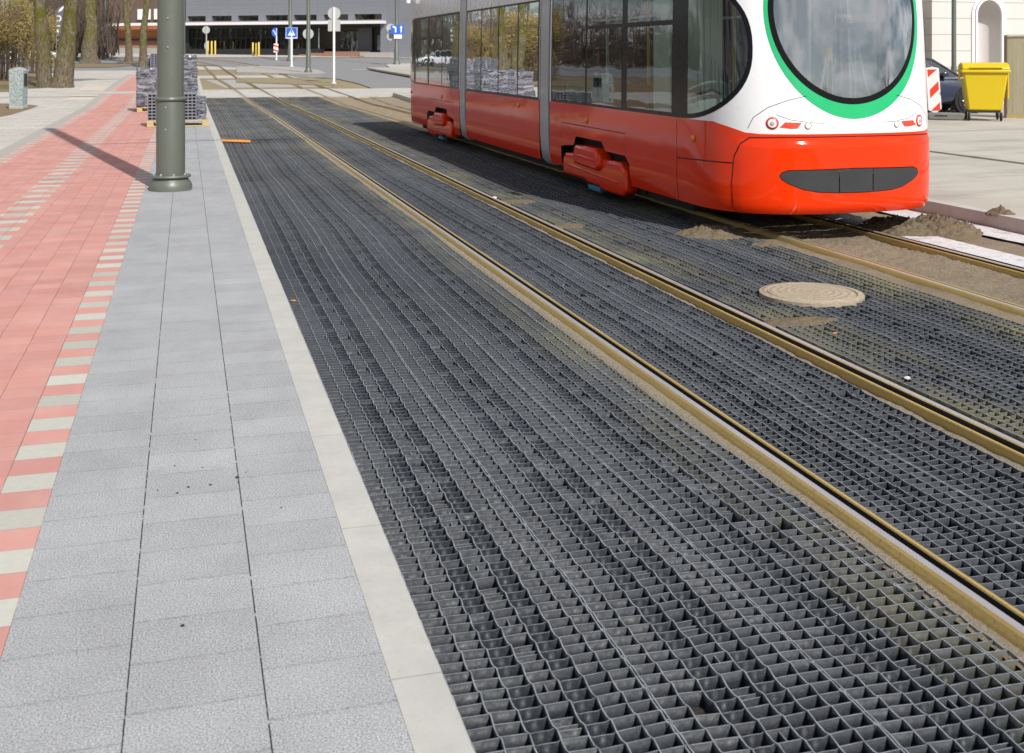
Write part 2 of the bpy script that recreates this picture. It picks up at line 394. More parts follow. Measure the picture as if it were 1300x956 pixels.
    col = t.mix(t.mr(t.noise(7, 5, .7, vec=t.sc(.5, .5, 1.8), dist=1.5), .42, .62), (.035, .037, .048), (.34, .35, .40)); t.bump(t.noise(6, 5, .7, vec=t.sc(.5, .5, 1.6), dist=2), 1.0, .08)
    M['film'] = t.fin(col, .25, 0, .6, .4)
    t = NT('vertical_boards'); x, y, z = t.xyz()
    col = t.mix(t.noise(6, 5, .7, vec=t.sc(8, 8, .4)), (.33, .30, .19), (.52, .47, .33)); M['boards'] = t.fin(col, .9)
    t = NT('white_render'); x, y, z = t.xyz()
    g = t.ma('FRACT', t.ma('DIVIDE', t.ma('SUBTRACT', z, .12), .50)); gr = t.mr(t.ma('MINIMUM', g, t.ma('SUBTRACT', 1.0, g)), .015, .03, 1, 0)
    col = hsv_var(t, (.60, .565, .535), t.noise(.8, 5), .06); col = t.mix(t.ma('MULTIPLY', gr, .55), col, (.42, .38, .36))
    t.bump(t.ma('SUBTRACT', 0.0, gr), .8, .02); M['render'] = t.fin(col, .85, 0, .2)
    M['trim'] = plain('white_trim', (.74, .73, .72), .7, var=.04)
    M['niche'] = plain('niche_plaster', (.60, .57, .55), .85, var=.05)
    M['brown_wall'] = plain('brown_wall', (.20, .175, .15), .85)
    t = NT('grey_panel'); x, y, z = t.xyz()
    g = t.ma('FRACT', t.ma('DIVIDE', z, .38)); gr = t.mr(t.ma('MINIMUM', g, t.ma('SUBTRACT', 1.0, g)), .02, .05, 1, 0)
    gx = t.ma('FRACT', t.ma('DIVIDE', x, 2.4)); gr2 = t.mr(t.ma('MINIMUM', gx, t.ma('SUBTRACT', 1.0, gx)), .006, .014, 1, 0)
    col = hsv_var(t, (.225, .235, .262), t.noise(.5, 3), .06); col = t.mix(t.ma('MULTIPLY', t.ma('MAXIMUM', gr, gr2), .25), col, (.08, .085, .095)); M['panel'] = t.fin(col, .55, .2)
    M['dark_frame'] = plain('dark_frame', (.02, .021, .023), .5)
    M['orange_wall'] = plain('terracotta_panel', (.36, .13, .055), .8, var=.25, sc=2)
    M['brown_panel'] = plain('umber_panel', (.13, .085, .065), .8, var=.25, sc=2)
    t = NT('brick'); br = t.n('ShaderNodeTexBrick'); t.l(t.n('ShaderNodeTexCoord').outputs['UV'], br.inputs['Vector'])
    x, y, z = t.xyz(); t.l(t.comb(t.ma('ADD', x, y), z), br.inputs['Vector'])
    br.inputs['Scale'].default_value = 1; br.inputs['Brick Width'].default_value = .25; br.inputs['Row Height'].default_value = .075; br.inputs['Mortar Size'].default_value = .008
    br.inputs['Color1'].default_value = (.36, .10, .05, 1); br.inputs['Color2'].default_value = (.28, .075, .04, 1); br.inputs['Mortar'].default_value = (.35, .31, .27, 1)
    M['brick'] = t.fin(br.outputs[0], .9)
    M['wood_step'] = plain('timber_step', (.30, .17, .12), .8)
    M['reflected_tint'] = plain('reflected_tint_wall', (.26, .30, .24), .8, var=.5, sc=.8)  # greenish blotches stand in for reflections in the far glazing
    M['banner'] = plain('banner_cloth', (.12, .125, .14), .8)
    M['cloth_navy'] = plain('navy_cloth', (.015, .03, .10), .9)
    M['cloth_red'] = plain('pink_cloth', (.55, .10, .12), .9)
    M['cloth_dark'] = plain('dark_cloth', (.02, .02, .025), .9)
    M['skin'] = plain('skin', (.50, .30, .22), .6)
    M['orange_tape'] = plain('orange_strap', (.80, .30, .04), .6)
build_mats()

# ------------------------------------------------------------------ ground
def drape(name, pts, off, m, extra_cuts=(), kind='structure', thick=0, label=None):
    bm = bmesh.new()
    vs = [bm.verts.new((p[0], p[1], 0)) for p in pts]; bm.faces.new(vs)
    ys = [k[0] for k in KN] + list(extra_cuts)
    for yk in ys:
        bmesh.ops.bisect_plane(bm, geom=bm.verts[:] + bm.edges[:] + bm.faces[:], plane_co=(0, yk, 0), plane_no=(0, 1, 0))
    bmesh.ops.triangulate(bm, faces=bm.faces[:])
    for v in bm.verts: v.co.z = H(v.co.y) + off
    bmesh.ops.recalc_face_normals(bm, faces=bm.faces)
    if sum(f.normal.z for f in bm.faces) < 0: bmesh.ops.reverse_faces(bm, faces=bm.faces)
    if thick:
        r = bmesh.ops.extrude_face_region(bm, geom=bm.faces[:])
        for v in [g for g in r['geom'] if isinstance(g, bmesh.types.BMVert)]: v.co.z -= thick
        bmesh.ops.recalc_face_normals(bm, faces=bm.faces)
    me = bpy.data.meshes.new(name); bm.to_mesh(me); bm.free(); me.materials.append(m)
    o = bpy.data.objects.new(name, me); COL.objects.link(o)
    return tag(o, label, kind=kind)
def rect(x0, y0, x1, y1): return [(x0, y0), (x1, y0), (x1, y1), (x0, y1)]
def ribbon(name, xl, xr, ys, off, m, thick=0, kind='structure'):
    vs = []; fs = []
    for y in ys: vs += [(xl(y), y, H(y) + off), (xr(y), y, H(y) + off)]
    n = len(vs)
    for i in range(len(ys) - 1): fs.append((2 * i, 2 * i + 1, 2 * i + 3, 2 * i + 2))
    if thick:
        vs += [(a, b, c - thick) for a, b, c in vs]
        for i in range(len(ys) - 1):
            fs.append((2 * i, 2 * i + 2, n + 2 * i + 2, n + 2 * i)); fs.append((2 * i + 1, n + 2 * i + 1, n + 2 * i + 3, 2 * i + 3))
    return tag(mk(name, vs, fs, m), kind=kind)
YS = sorted(set([-3, 0, 10, 20, 30, 33, 36, 38, 40, 43, 45, 48, 50, 52, 54, 56, 58, 60, 64, 68, 70, 72, 76, 80, 85, 90, 95, 98, 102, 105, 108, 112]))

drape('ground', rect(-600, -60, 700, 1400), -.16, M['park_soil'])
drape('grey_slab_pavement', rect(-.488, -4, .523, 66), 0.0, M['slab'], thick=.1)
drape('red_cycle_path', rect(-2.85, -4, -.488, 66), 0.0, M['red'], thick=.1)
drape('grey_edge_band', rect(-3.10, -4, -2.85, 66), 0.0, M['concrete'], thick=.1)
drape('plaza_paving', rect(-40, -4, -3.10, 66), 0.0, M['pale'], thick=.1)
drape('plaza_paving', rect(-14, 66, -.488, 74), 0.0, M['pale'], thick=.1)
ys1 = [y for y in YS if y <= 60]
ribbon('pale_kerb_strip', lambda y: .523, lambda y: .660, ys1, .002, M['kerb'], .14)
# pale cross bands of the plaza, laid over the path
for a, b in ((45.6, 47.0),): drape('pale_cross_band', rect(-3.3, a, -.49, b), .005, M['pale'])
for a, b in ((43.7, 44.3), (58.5, 59.6)): drape('painted_shadow_band', rect(-14, a, -3.11, b), .005, M['concrete'])  # dark strips painted in place of overhead wire shadows
# bed under the plastic grids and the track gravel
drape('track_bed_soil', rect(.66, -4, 5.0, 43), -.046, M['pit_soil'])
drape('track_sand', rect(4.97, -4, 7.5, 43), -.052, M['sand'])
def bumpy(name, x0, x1, y0, y1, z, amp, m, dx=.04, dy=.06, seed=0, lowf=1.0, prof=None, curve=False, kind='structure'):
    nx = max(2, int((x1 - x0) / dx)); ny = max(2, int((y1 - y0) / dy)); vs = []; fs = []
    for j in range(ny + 1):
        y = y0 + (y1 - y0) * j / ny; c = cv(y) if curve else 0
        for i in range(nx + 1):
            t = i / nx; x = x0 + (x1 - x0) * t
            h = noise.fractal(Vector((x * 2.2 + seed, y * 1.6, seed)), 1.0, 2.0, 4) * amp * lowf + noise.fractal(Vector((x * 9 + seed, y * 9, seed)), 1.0, 2.0, 3) * amp * .45 + (noise.noise(Vector((x * 45, y * 45, seed))) * amp * .8 if dx < .015 else 0)
            if prof: h += prof(t, y)
            vs.append((x + c, y, z + h + H(y)))
    for j in range(ny):
        for i in range(nx):
            a = j * (nx + 1) + i; fs.append((a, a + 1, a + nx + 2, a + nx + 1))
    return tag(mk(name, vs, fs, m, sm=True), kind=kind)
bumpy('sand_between_rails', 5.255, 6.06, 3, 42.6, -.028, .020, M['sand'], .014, .022, seed=3, curve=True, lowf=1.0)
bumpy('sand_beyond_track', 6.62, 7.5, 3, 42.6, -.034, .014, M['sand'], seed=5)
bumpy('gravel_beside_rail', 2.190, 2.262, 1.5, 42.6, -.004, .006, M['gravel'], .009, .018, 8, .35, prof=lambda t, y: -.012 * (2 * t - 1) ** 2, curve=True)
bumpy('gravel_between_grid_and_rail', 3.215, 3.31, 1.5, 42.6, -.03, .010, M['gravel'], .014, .04, 9, curve=True)
bumpy('gravel_beside_far_rail', 3.42, 3.50, 1.5, 42.6, -.034, .010, M['sand'], .02, .05, 10, curve=True)
bumpy('sand_beside_third_rail', 4.955, 5.16, 2.5, 42.6, -.018, .010, M['sand'], .02, .05, 11, curve=True)
# white geotextile lying in the trench and the lavender strip beside the fourth rail
def wavy_ribbon(name, xa, xb, y0, y1, z, m, seed, amp=.012, j=.03):
    vs = []; fs = []; n = 120; k = 8
    for i in range(n + 1):
        y = y0 + (y1 - y0) * i / n
        a = xa + j * noise.noise(Vector((y * .9, seed, 0))); b = xb + j * noise.noise(Vector((y * 1.1, seed + 9, 0)))
        for q in range(k + 1):
            x = a + (b - a) * q / k; vs.append((x, y, z + amp * noise.fractal(Vector((x * 4, y * 1.5, seed)), 1, 2, 3)))
    for i in range(n):
        for q in range(k): w = i * (k + 1) + q; fs.append((w, w + 1, w + k + 2, w + k + 1))
    return mk(name, vs, fs, m, sm=True)
wavy_ribbon('fabric_strip', 7.10, 7.49, 3, 22, -.012, M['fabric'], 2).__setitem__('kind', 'structure')
wavy_ribbon('pale_strip_beside_rail', 6.29, 6.62, 3, 22, -.004, M['fabric'], 6, .004, .01).__setitem__('kind', 'structure')
# kerb and roadway on the far side (raised 12 cm)
ribbon('road_kerb', lambda y: 7.5, lambda y: 7.64, [y for y in YS if y <= 40] + [42.6], .12, M['kerb'], .25)
drape('roadway', rect(7.64, -4, 11.3, 43), .116, M['roadway'])
drape('parking_paving', rect(11.3, -4, 60, 74), .14, M['roadway'], thick=.1)
# crossing and the junction up the street
drape('crosswalk', [(.66, 42.6), (40, 42.6), (40, 48), (.66, 48)], -.004, M['pale'], thick=.05)
drape('crossing_edge', [(.66, 42.62), (9, 42.62), (9, 44.4), (.66, 44.4)], .001, M['kerb'])
drape('track_bed_far', [(.66, 48), (40, 48), (40, 112), (-12, 112), (-4, 84), (.3, 62)], -.055, M['bed'])
drape('crossing_band', [(.2, 60), (7, 60), (7, 65), (.2, 65)], -.035, M['pale'])
drape('crossing_band', [(.2, 76), (8, 76), (8, 84), (-1, 84)], -.035, M['pale'])
drape('dark_paved_bed', [(1.6, 50), (6.2, 50), (5.4, 58.5), (.9, 58.5)], -.045, M['concrete'])
c1 = [G(525, 122), G(479, 114), G(455, 105.5), G(428, 99.5), G(408, 98.2), G(380, 97.6)]
drape('junction_roadway', [(60, 43), (c1[0].x + 6, 44)] + [(p.x, p.y) for p in c1] + [(A(330, 78).x, 78), (A(240, 90).x, 90), (-70, 92), (-90, 112), (90, 112)], -.02, M['asphalt'])
drape('side_roadway', [(-90, 74), (-3, 74), (-3, 91.9), (-90, 91.9)], -.02, M['asphalt'])
drape('building_forecourt', [(-90, 104), (16, 104), (40, 90), (60, 140), (-90, 140)], .02, M['pale'])
def island(name, pix, off, m):
    drape(name, [(p.x, p.y) for p in [G(*q) for q in pix]], off, m, thick=.12)
island('traffic_island', [(300, 92), (400, 94.5), (414, 93.2), (404, 89.2), (378, 85.6), (330, 84.6), (300, 85)], .03, M['concrete'])
island('traffic_island', [(489, 83), (498, 87.5), (530, 88.5), (560, 84.5), (530, 81.2), (500, 81)], .04, M['pale'])
island('track_island', [(300, 104), (424, 108.5), (440, 107.5), (425, 100.2), (380, 98.8), (300, 98.8)], .005, M['bed'])
for q in [(392, 96.8, 410, 96.4), (448, 88.2, 480, 87.8)]:
    a, b = G(q[0], q[1]), G(q[2], q[3]); drape('lane_marking', [(a.x, a.y), (b.x, b.y), (b.x, b.y + .5), (a.x, a.y + .5)], -.01, M['paint'])
# soil patches, tree pits
def blob(name, c, rx, ry, off, m, seed=0, n=26, kind='structure'):
    pts = []
    for i in range(n):
        a = 2 * math.pi * i / n; r = 1 + .22 * noise.noise(Vector((math.cos(a) * 1.3 + seed, math.sin(a) * 1.3, seed)))
        pts.append((c.x + rx * r * math.cos(a), c.y + ry * r * math.sin(a)))
    return drape(name, pts, off, m)
pit = [(p.x, p.y) for p in [G(-60, 150), G(-10, 150.5), G(14, 146), G(49, 134.2), G(18, 131.5), G(-60, 131)]]
drape('soil_patch', pit, .004, M['park_soil'])
blob('soil_patch', G(104, 83.5), 3.4, 4.5, .006, M['park_soil'], 3)
blob('soil_patch', G(166, 79), 1.0, 3, .008, M['park_soil'], 5)
drape('park_ground', [(-60, 47), (G(52, 106).x, 47.5), (G(90, 93).x, 55), (G(88, 84).x, 72), (-60, 74)], .007, M['park_soil'])
blob('grass_patch', G(10, 110), 2.3, 1.8, .011, M['grass_soil'], 6)
def buff(px, py, rx, ry): c = G(px, py); drape('tactile_paving_patch', rect(c.x - rx, c.y - ry, c.x + rx, c.y + ry), .005, M['buff'])
M['buff'] = plain('buff_paving', (.53, .48, .38), .85, var=.15)
buff(104, 124, .45, 1.6); buff(119, 112, .5, 1.8)

# ------------------------------------------------------------------ black plastic paving grid
def hsh(a, b, c=0): 
    v = math.sin(a * 127.1 + b * 311.7 + c * 74.7) * 43758.5453; return v - math.floor(v)
def grid_strip(name, x0, x1, y0, y1, seed, cuts=()):
    cw0 = .0705; nc = max(1, round((x1 - x0) / cw0)); cw = (x1 - x0) / nc; rh = .052; nr = int((y1 - y0) / rh)
    V = []; Fc = []
    def warp(x, y):
        t = (x - x0) / (x1 - x0); a = 4 * t * (1 - t) if seed != 1 else t * (1.35 - t) * 1.6
        return x + cv(y) + .030 * a * math.sin(y * .55 + seed) + .011 * a * math.sin(y * 1.7 + 2 * seed)
    PC, PR = 7, 7
    def zoff(i, j, x, y):
        pi, pj = i // PC, j // PR
        zo = (hsh(pi, pj, seed) - .5) * .006
        return zo + (hsh(pi, pj, seed + 3) - .5) * .012 * ((j % PR) / PR - .5) + .004 * math.sin(y * .9 + x * 2 + seed) - .004 + H(y)
    def skip(x, y):
        for (cx, cy, r) in cuts:
            if (x - cx) ** 2 + (y - cy) ** 2 < r * r: return True
        return False
    D = .050
    def wall(pts, th, top=0.0):          # pts: list of (x,y,z,...) along wall
        n = len(V); k = len(pts)
        for q, (x, y, z) in enumerate(pts):
            a = pts[max(q - 1, 0)]; b = pts[min(q + 1, k - 1)]
            dx, dy = b[0] - a[0], b[1] - a[1]; l = math.hypot(dx, dy) or 1; nx, ny = -dy / l * th / 2, dx / l * th / 2
            V.extend([(x + nx, y + ny, z + top), (x - nx, y - ny, z + top), (x - nx, y - ny, z - D), (x + nx, y + ny, z - D)])
        for q in range(k - 1):
            a = n + 4 * q; b = a + 4
            Fc.append((a, a + 1, b + 1, b)); Fc.append((a + 1, a + 2, b + 2, b + 1)); Fc.append((a, b, b + 3, a + 3))
    # long walls with a small jog at every crossing
    for i in range(nc + 1):
        seam = (i % PC == 0)
        for s in ((-.0042, .0042) if seam and 0 < i < nc else (0,)):
            run = []
            for j in range(nr + 1):
                y = y0 + j * rh; x = x0 + i * cw
                if skip(x, y):
                    if len(run) > 1: wall(run, .0030)
                    run = []; continue
                jog = (.0042 if j % 2 else -.0016) * (1 if not seam else .4)
                if seam and j % 3 == 0: jog = -s * .55
                z = zoff(min(i, nc - 1), j, x, y)
                run.append((warp(x, y) + jog + s, y - .007, z)); run.append((warp(x, y) - jog * .4 + s, y + .009, z))
            if len(run) > 1: wall(run, .0032 if not seam else .0036)
    for j in range(nr + 1):
        y = y0 + j * rh
        for i in range(nc):
            x = x0 + i * cw
            if skip(x + cw / 2, y): continue
            k = i % PC; z = zoff(i, j, x, y)
            xa, xb = warp(x, y), warp(x + cw, y)
            sk = .004 * math.sin(y * 2.3 + i)
            if k in (2, 4) and j % 7 != 3:
                sag = .009
                pts = [(xa + (xb - xa) * t, y + sk + sag * math.sin(math.pi * min(1, max(0, (t - .15) / .7))), z - .009 * min(1, 4 * t * (1 - t)) - .0015) for t in (0, .15, .3, .5, .7, .85, 1)]
                wall(pts, .0026)
            else:
                low = .011 if (k == 3 and j % 7 in (5, 6)) else 0
                if j % 7 == 3 and k in (2, 4): low = .004
                tl = (hsh(i, j, seed) - .5) * .004
                if hsh(j * 1.37 + .2, i * 2.11 + .7, seed + 9) > .0025: wall([(xa, y + sk + tl, z - .001 - low), (xb, y - sk * .3 - tl, z - .001 - low + tl * .6)], .0026, 0)
                if k == 3 and j % 7 == 5: wall([(xa, y + .018, z - .012), (xb, y + .018, z - .012)], .0026, 0)
                if k == 3 and j % 7 == 1: wall([(xa + .5 * (xb - xa), y, z - .006), (xa + .5 * (xb - xa) + .001, y + .05, z - .006)], .0026, 0)
            if k == 0 and i > 0 and j % 3 == 0 and y < 13:      # clip rings on the seams
                ring = [(xa + .0085 * math.cos(a * math.pi / 4), y + .0085 * math.sin(a * math.pi / 4), z + .0005) for a in range(9)]
                wall(ring, .0026)
    v = np.array(V, dtype=np.float32); f = np.array(Fc, dtype=np.int32)
    me = bpy.data.meshes.new(name); me.vertices.add(len(v)); me.vertices.foreach_set('co', v.ravel())
    me.loops.add(f.size); me.loops.foreach_set('vertex_index', f.ravel())
    me.polygons.add(len(f)); me.polygons.foreach_set('loop_start', np.arange(0, f.size, 4, dtype=np.int32)); me.polygons.foreach_set('loop_total', np.full(len(f), 4, dtype=np.int32))
    me.materials.append(M['plastic']); me.update(calc_edges=True); me.validate()
    o = bpy.data.objects.new(name, me); COL.objects.link(o); o['kind'] = 'structure'
    return o
MH = G(1030, 373); MHC = (MH.x, MH.y, .375)
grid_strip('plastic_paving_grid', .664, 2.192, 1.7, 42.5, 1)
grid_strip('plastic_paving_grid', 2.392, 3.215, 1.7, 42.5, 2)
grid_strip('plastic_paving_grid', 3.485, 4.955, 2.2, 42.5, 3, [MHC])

# ------------------------------------------------------------------ rails
PROF = [(-.004, -.10), (-.004, -.022), (.002, -.004), (.010, .013), (.018, .0215), (.046, .0215), (.052, .017), (.054, .008), (.056, -.026), (.091, -.026), (.094, .008), (.097, .0135), (.110, .0135), (.113, .008), (.113, -.10)]
PM = [0, 0, 0, 0, 1, 0, 2, 2, 2, 2, 0, 0, 0, 0]
def rail(x0, mirror, label):
    ys = sorted(set([1.2, 3, 6, 9, 12, 15, 18, 21, 24, 27] + list(range(30, 111, 2)) + [45, 85, 105]))
    vs = []; fs = []; mi = []
    n = len(PROF)
    for y in ys:
        for (a, b) in PROF:
            x = x0 + (a if not mirror else .113 - a) + cv(y); vs.append((x, y, H(y) + b))
    for j in range(len(ys) - 1):
        for i in range(n - 1): fs.append((j * n + i, j * n + i + 1, (j + 1) * n + i + 1, (j + 1) * n + i)); mi.append(PM[i])
    o = mk('grooved_rail', vs, fs, [M['rust'], M['steel'], M['rubber']], mi=mi)
    tag(o, label, 'rail', 'grooved tram rails')
rail(2.262, False, 'rusty grooved tram rail nearest the grey pavement with a gravel strip beside it')
rail(3.30, True, 'rusty grooved tram rail second from the grey pavement, running just left of the manhole cover')
rail(5.15, False, 'grooved tram rail under the left side of the tram, between black grid and sand')
rail(6.06, True, 'grooved tram rail farthest from the grey pavement, beside the lavender strip')
# little crack of rubber beside the third rail is part of the sand

# ------------------------------------------------------------------ small things on the near ground
def heap(c, rx, ry, h, label, m='heap_soil', seed=0, z=-.03, rz=0.0, cat='sand heap'):
    vs = []; fs = []; nr, na = 40, 96
    for i in range(nr + 1):
        r = i / nr
        for k in range(na):
            a = 2 * math.pi * k / na; rr = r * (1 + .25 * noise.noise(Vector((math.cos(a) * 1.6 + seed, math.sin(a) * 1.6, seed))))
            x, y = rx * rr * math.cos(a), ry * rr * math.sin(a)
            b = (1 - r) ** .8 * (.8 + .5 * noise.noise(Vector((x * 5 / rx * .5 + seed, y * 5 / ry * .5, 1))))
            hh = h * b + (.12 * h + .006) * noise.fractal(Vector((x * 18 + seed, y * 18, 0)), 1, 2, 4) * (1 if r < .97 else .2)
            hh += (.22 * h + .004) * max(0, noise.noise(Vector((x * 40, y * 40, seed)))) * (1 - r) ** .3 + .05 * h * noise.noise(Vector((x * 90, y * 90, seed)))
            vs.append((x, y, hh if r < 1 else -.015))
    for i in range(nr):
        for k in range(na): fs.append((i * na + k, i * na + (k + 1) % na, (i + 1) * na + (k + 1) % na, (i + 1) * na + k))
    o = mk('sand_heap', vs, fs, M[m], sm=True); o.location = (c.x, c.y, z + H(c.y)); o.rotation_euler.z = rz
    return tag(o, label, cat, 'spilled sand on the track bed')
g = G(1187, 283); heap(Vector((6.86, 9.30, 0)), .34, .42, .20, 'rough brown sand heap on the white fabric strip right of the tram front', seed=1, z=-.02)
heap(Vector((6.50, 9.45, 0)), .38, .45, .17, 'low sand heap half under the right end of the tram bumper', seed=2, z=-.02)
heap(Vector((7.60, 9.35, 0)), .13, .14, .085, 'small lump of soil lying on top of the roadway kerb', seed=3, z=.115)
heap(G(905, 297), .36, .27, .10, 'flat sand spill on the black grid left of the third rail, under the tram front', seed=4, z=-.006)
heap(G(1012, 409), .27, .085, .022, 'thin sand spill on the black grid just in front of the manhole cover', seed=5, z=-.002)
heap(G(722, 287), .16, .13, .022, 'small sandy patch on the grid beside the second rail, below the bogie cover', seed=6, z=-.002)
heap(G(655, 256), .24, .16, .018, 'small sandy patch on the grid at the edge of the tram shadow', seed=7, z=-.003)
heap(G(975, 310), .16, .10, .03, 'small crumb of sand between the flat spill and the third rail', seed=8, z=-.006)
# manhole
mh = empty('manhole_cover', (MH.x, MH.y, .002), label='round rusty cast iron manhole cover set in the black grid', cat='manhole cover')
b = MB().lathe([(.355, -.05), (.355, .004), (.35, .008), (.31, .010), (.305, .002), (.28, .002)], n=64).build('frame_ring', M['iron'], mh, sm=True)
b = MB().lathe([(.298, -.01), (.298, .006), (.295, .010), (.20, .014), (.05, .016)], n=64).build('lid', M['iron'], mh, sm=True)
for k in range(12):
    pass
# chips of stone and leaves on the slabs
def chip(px, py, s, m, name, label, grp, flat=.4):
    c = G(px, py); bm = bmesh.new(); bmesh.ops.create_icosphere(bm, subdivisions=2, radius=s)
    sd = px * .37
    for v in bm.verts: v.co *= 1 + .45 * noise.noise(v.co * (1.3 / s) + Vector((sd, 0, 0))); v.co.z *= flat; v.co.z += s * flat * .7
    me = bpy.data.meshes.new(name); bm.to_mesh(me); bm.free(); me.materials.append(m)
    o = bpy.data.objects.new(name, me); COL.objects.link(o); o.location = (c.x, c.y, .001); o.rotation_euler.z = px
    tag(o, label, 'stone' if m is not M['orange_leaf'] else 'leaf', grp)
SL = 'dark stone chip on the grey slabs, '
for i, (px, py, s, tx) in enumerate([(232, 805, .0065, 'nearest the bottom of the picture'), (301, 612, .0075, 'the biggest, on the right long joint'), (303, 618, .004, 'just below the biggest chip on the right joint'),
        (239, 621.5, .0055, 'second from left in the middle row'), (267, 620, .0055, 'right end of the middle row'), (225, 630, .005, 'just below the middle row'),
        (222, 595.5, .004, 'upper left of the middle slab group'), (257, 594.5, .0035, 'upper right of the middle slab group'), (200, 624, .003, 'left end of the middle row'),
        (248, 562.5, .0035, 'alone above the middle slab group'), (312.5, 605, .003, 'a little right of the biggest chip'), (357, 646, .0035, 'alone on the right-hand slab row')]):
    chip(px, py, s, M['rubber'], 'stone_chip', SL + tx, 'stone chips on the grey slabs')
chip(372, 382, .018, M['orange_leaf'], 'dry_leaf', 'orange dry leaf lying at the kerb edge of the grid', None, .15)
chip(1152, 484, .014, M['sign_white'], 'pebble', 'white pebble lying on the grid right of the second rail', None, .7)
chip(1060, 426, .012, M['orange_leaf'], 'dry_leaf', 'small brown leaf on the grid below the manhole cover', None, .3)
chip(628, 253, .025, M['sign_white'], 'pebble', 'pale pebble beside the sandy patch near the tram shadow', None, .7)
o = drape('orange_strap', [(G(281, 180).x, G(281, 180).y), (G(318, 181.5).x, G(318, 181.5).y), (G(318, 178.6).x, G(318, 178.6).y), (G(281, 177.2).x, G(281, 177.2).y)], .012, M['orange_tape'], kind=None, thick=.006)
if 'kind' in o: del o['kind']
tag(o, 'orange strap lying across the black grid near the pale kerb', 'strap')

# ------------------------------------------------------------------ the tram
W_, TCX, TY0, TL, TYJ = 1.15, 5.73, 8.95, 1.10, 14.24
TMID = 16.80
def _curve():
    t = np.linspace(0, 1, 400); q = np.sin(t * np.pi / 2); w = W_ * q; dl = TL * (1 - (1 - q ** 3) ** (1 / 3))
    s = np.concatenate([[0], np.cumsum(np.hypot(np.diff(w), np.diff(dl)))])
    s = np.append(s, s[-1] + TYJ - TY0 - TL); w = np.append(w, W_); dl = np.append(dl, TYJ - TY0); return s, w, dl
TS, TW, TD = _curve(); SMAX = float(TS[-1])
HB, HT = .245, 3.22
def tram_pt(s, h, off=0.0):
    def base(s):
        a = abs(s); w = float(np.interp(a, TS, TW)) * (1 if s >= 0 else -1); d = float(np.interp(a, TS, TD))
        nf = min(1, max(0, 1 - d / TL))
        k = 1 - .03 * min(1, max(0, (.5 - h) / .3)) ** 2 - .012 * max(0, h - 1.1) ** 1.5 - .30 * max(0, (h - 2.95)) ** 1.6
        r = .08 * max(0, h - .95) ** 1.3 * nf + .5 * max(0, h - 2.85) ** 1.6 * nf
        bul = -.020 * nf * (smooth((.90 - h) / .05) if h < .90 else 0) * smooth((1.15 - abs(s)) / .1)
        r += .05 * nf * max(0, (.34 - h) / .1) ** 2
        return Vector((w * k, d + r + bul, h))
    p = base(s)
    if off:
        t = base(s + .01) - base(s - .01); n = Vector((t.y, -t.x, 0)).normalized(); p = p + n * off
    return p
def to_front(p): return Vector((TCX + p.x, TY0 + p.y, p.z))
def to_rear(p): return Vector((TCX - p.x, 2 * TMID - (TY0 + p.y), p.z))

def sup(cx, cy, ax, ay, n, k=72, ay2=None):
    out = []
    for i in range(k):
        a = 2 * math.pi * i / k; c, s_ = math.cos(a), math.sin(a)
        x = ax * math.copysign(abs(c) ** (2 / n), c); yy = (ay if s_ < 0 else (ay2 or ay)) * math.copysign(abs(s_) ** (2 / n), s_)
        out.append((cx + x, cy + yy))
    return out
def pip(p, poly):
    x, y = p; ins = False; j = len(poly) - 1
    for i in range(len(poly)):
        xi, yi = poly[i]; xj, yj = poly[j]
        if (yi > y) != (yj > y) and x < (xj - xi) * (y - yi) / (yj - yi) + xi: ins = not ins
        j = i
    return ins
def densify(poly, st=.07):
    out = []
    for i in range(len(poly)):
        a, b = poly[i], poly[(i + 1) % len(poly)]; n = max(1, int(math.hypot(b[0] - a[0], b[1] - a[1]) / st))
        for k in range(n): out.append((a[0] + (b[0] - a[0]) * k / n, a[1] + (b[1] - a[1]) * k / n))
    return out
def mirror(poly):                              # right-hand copy, its cab window set a little farther back
    return [(-x + (.15 if (x > -2.0 and min(q[1] for q in poly) > 1.0) else 0), y) for x, y in poly][::-1]
def thin(line, w):                              # a polyline as a thin closed polygon
    L_, R_ = [], []
    for i, p in enumerate(line):
        a = line[max(i - 1, 0)]; b = line[min(i + 1, len(line) - 1)]; dx, dy = b[0] - a[0], b[1] - a[1]; l = math.hypot(dx, dy)
        L_.append((p[0] - dy / l * w / 2, p[1] + dx / l * w / 2)); R_.append((p[0] + dy / l * w / 2, p[1] - dx / l * w / 2))
    return L_ + R_[::-1]
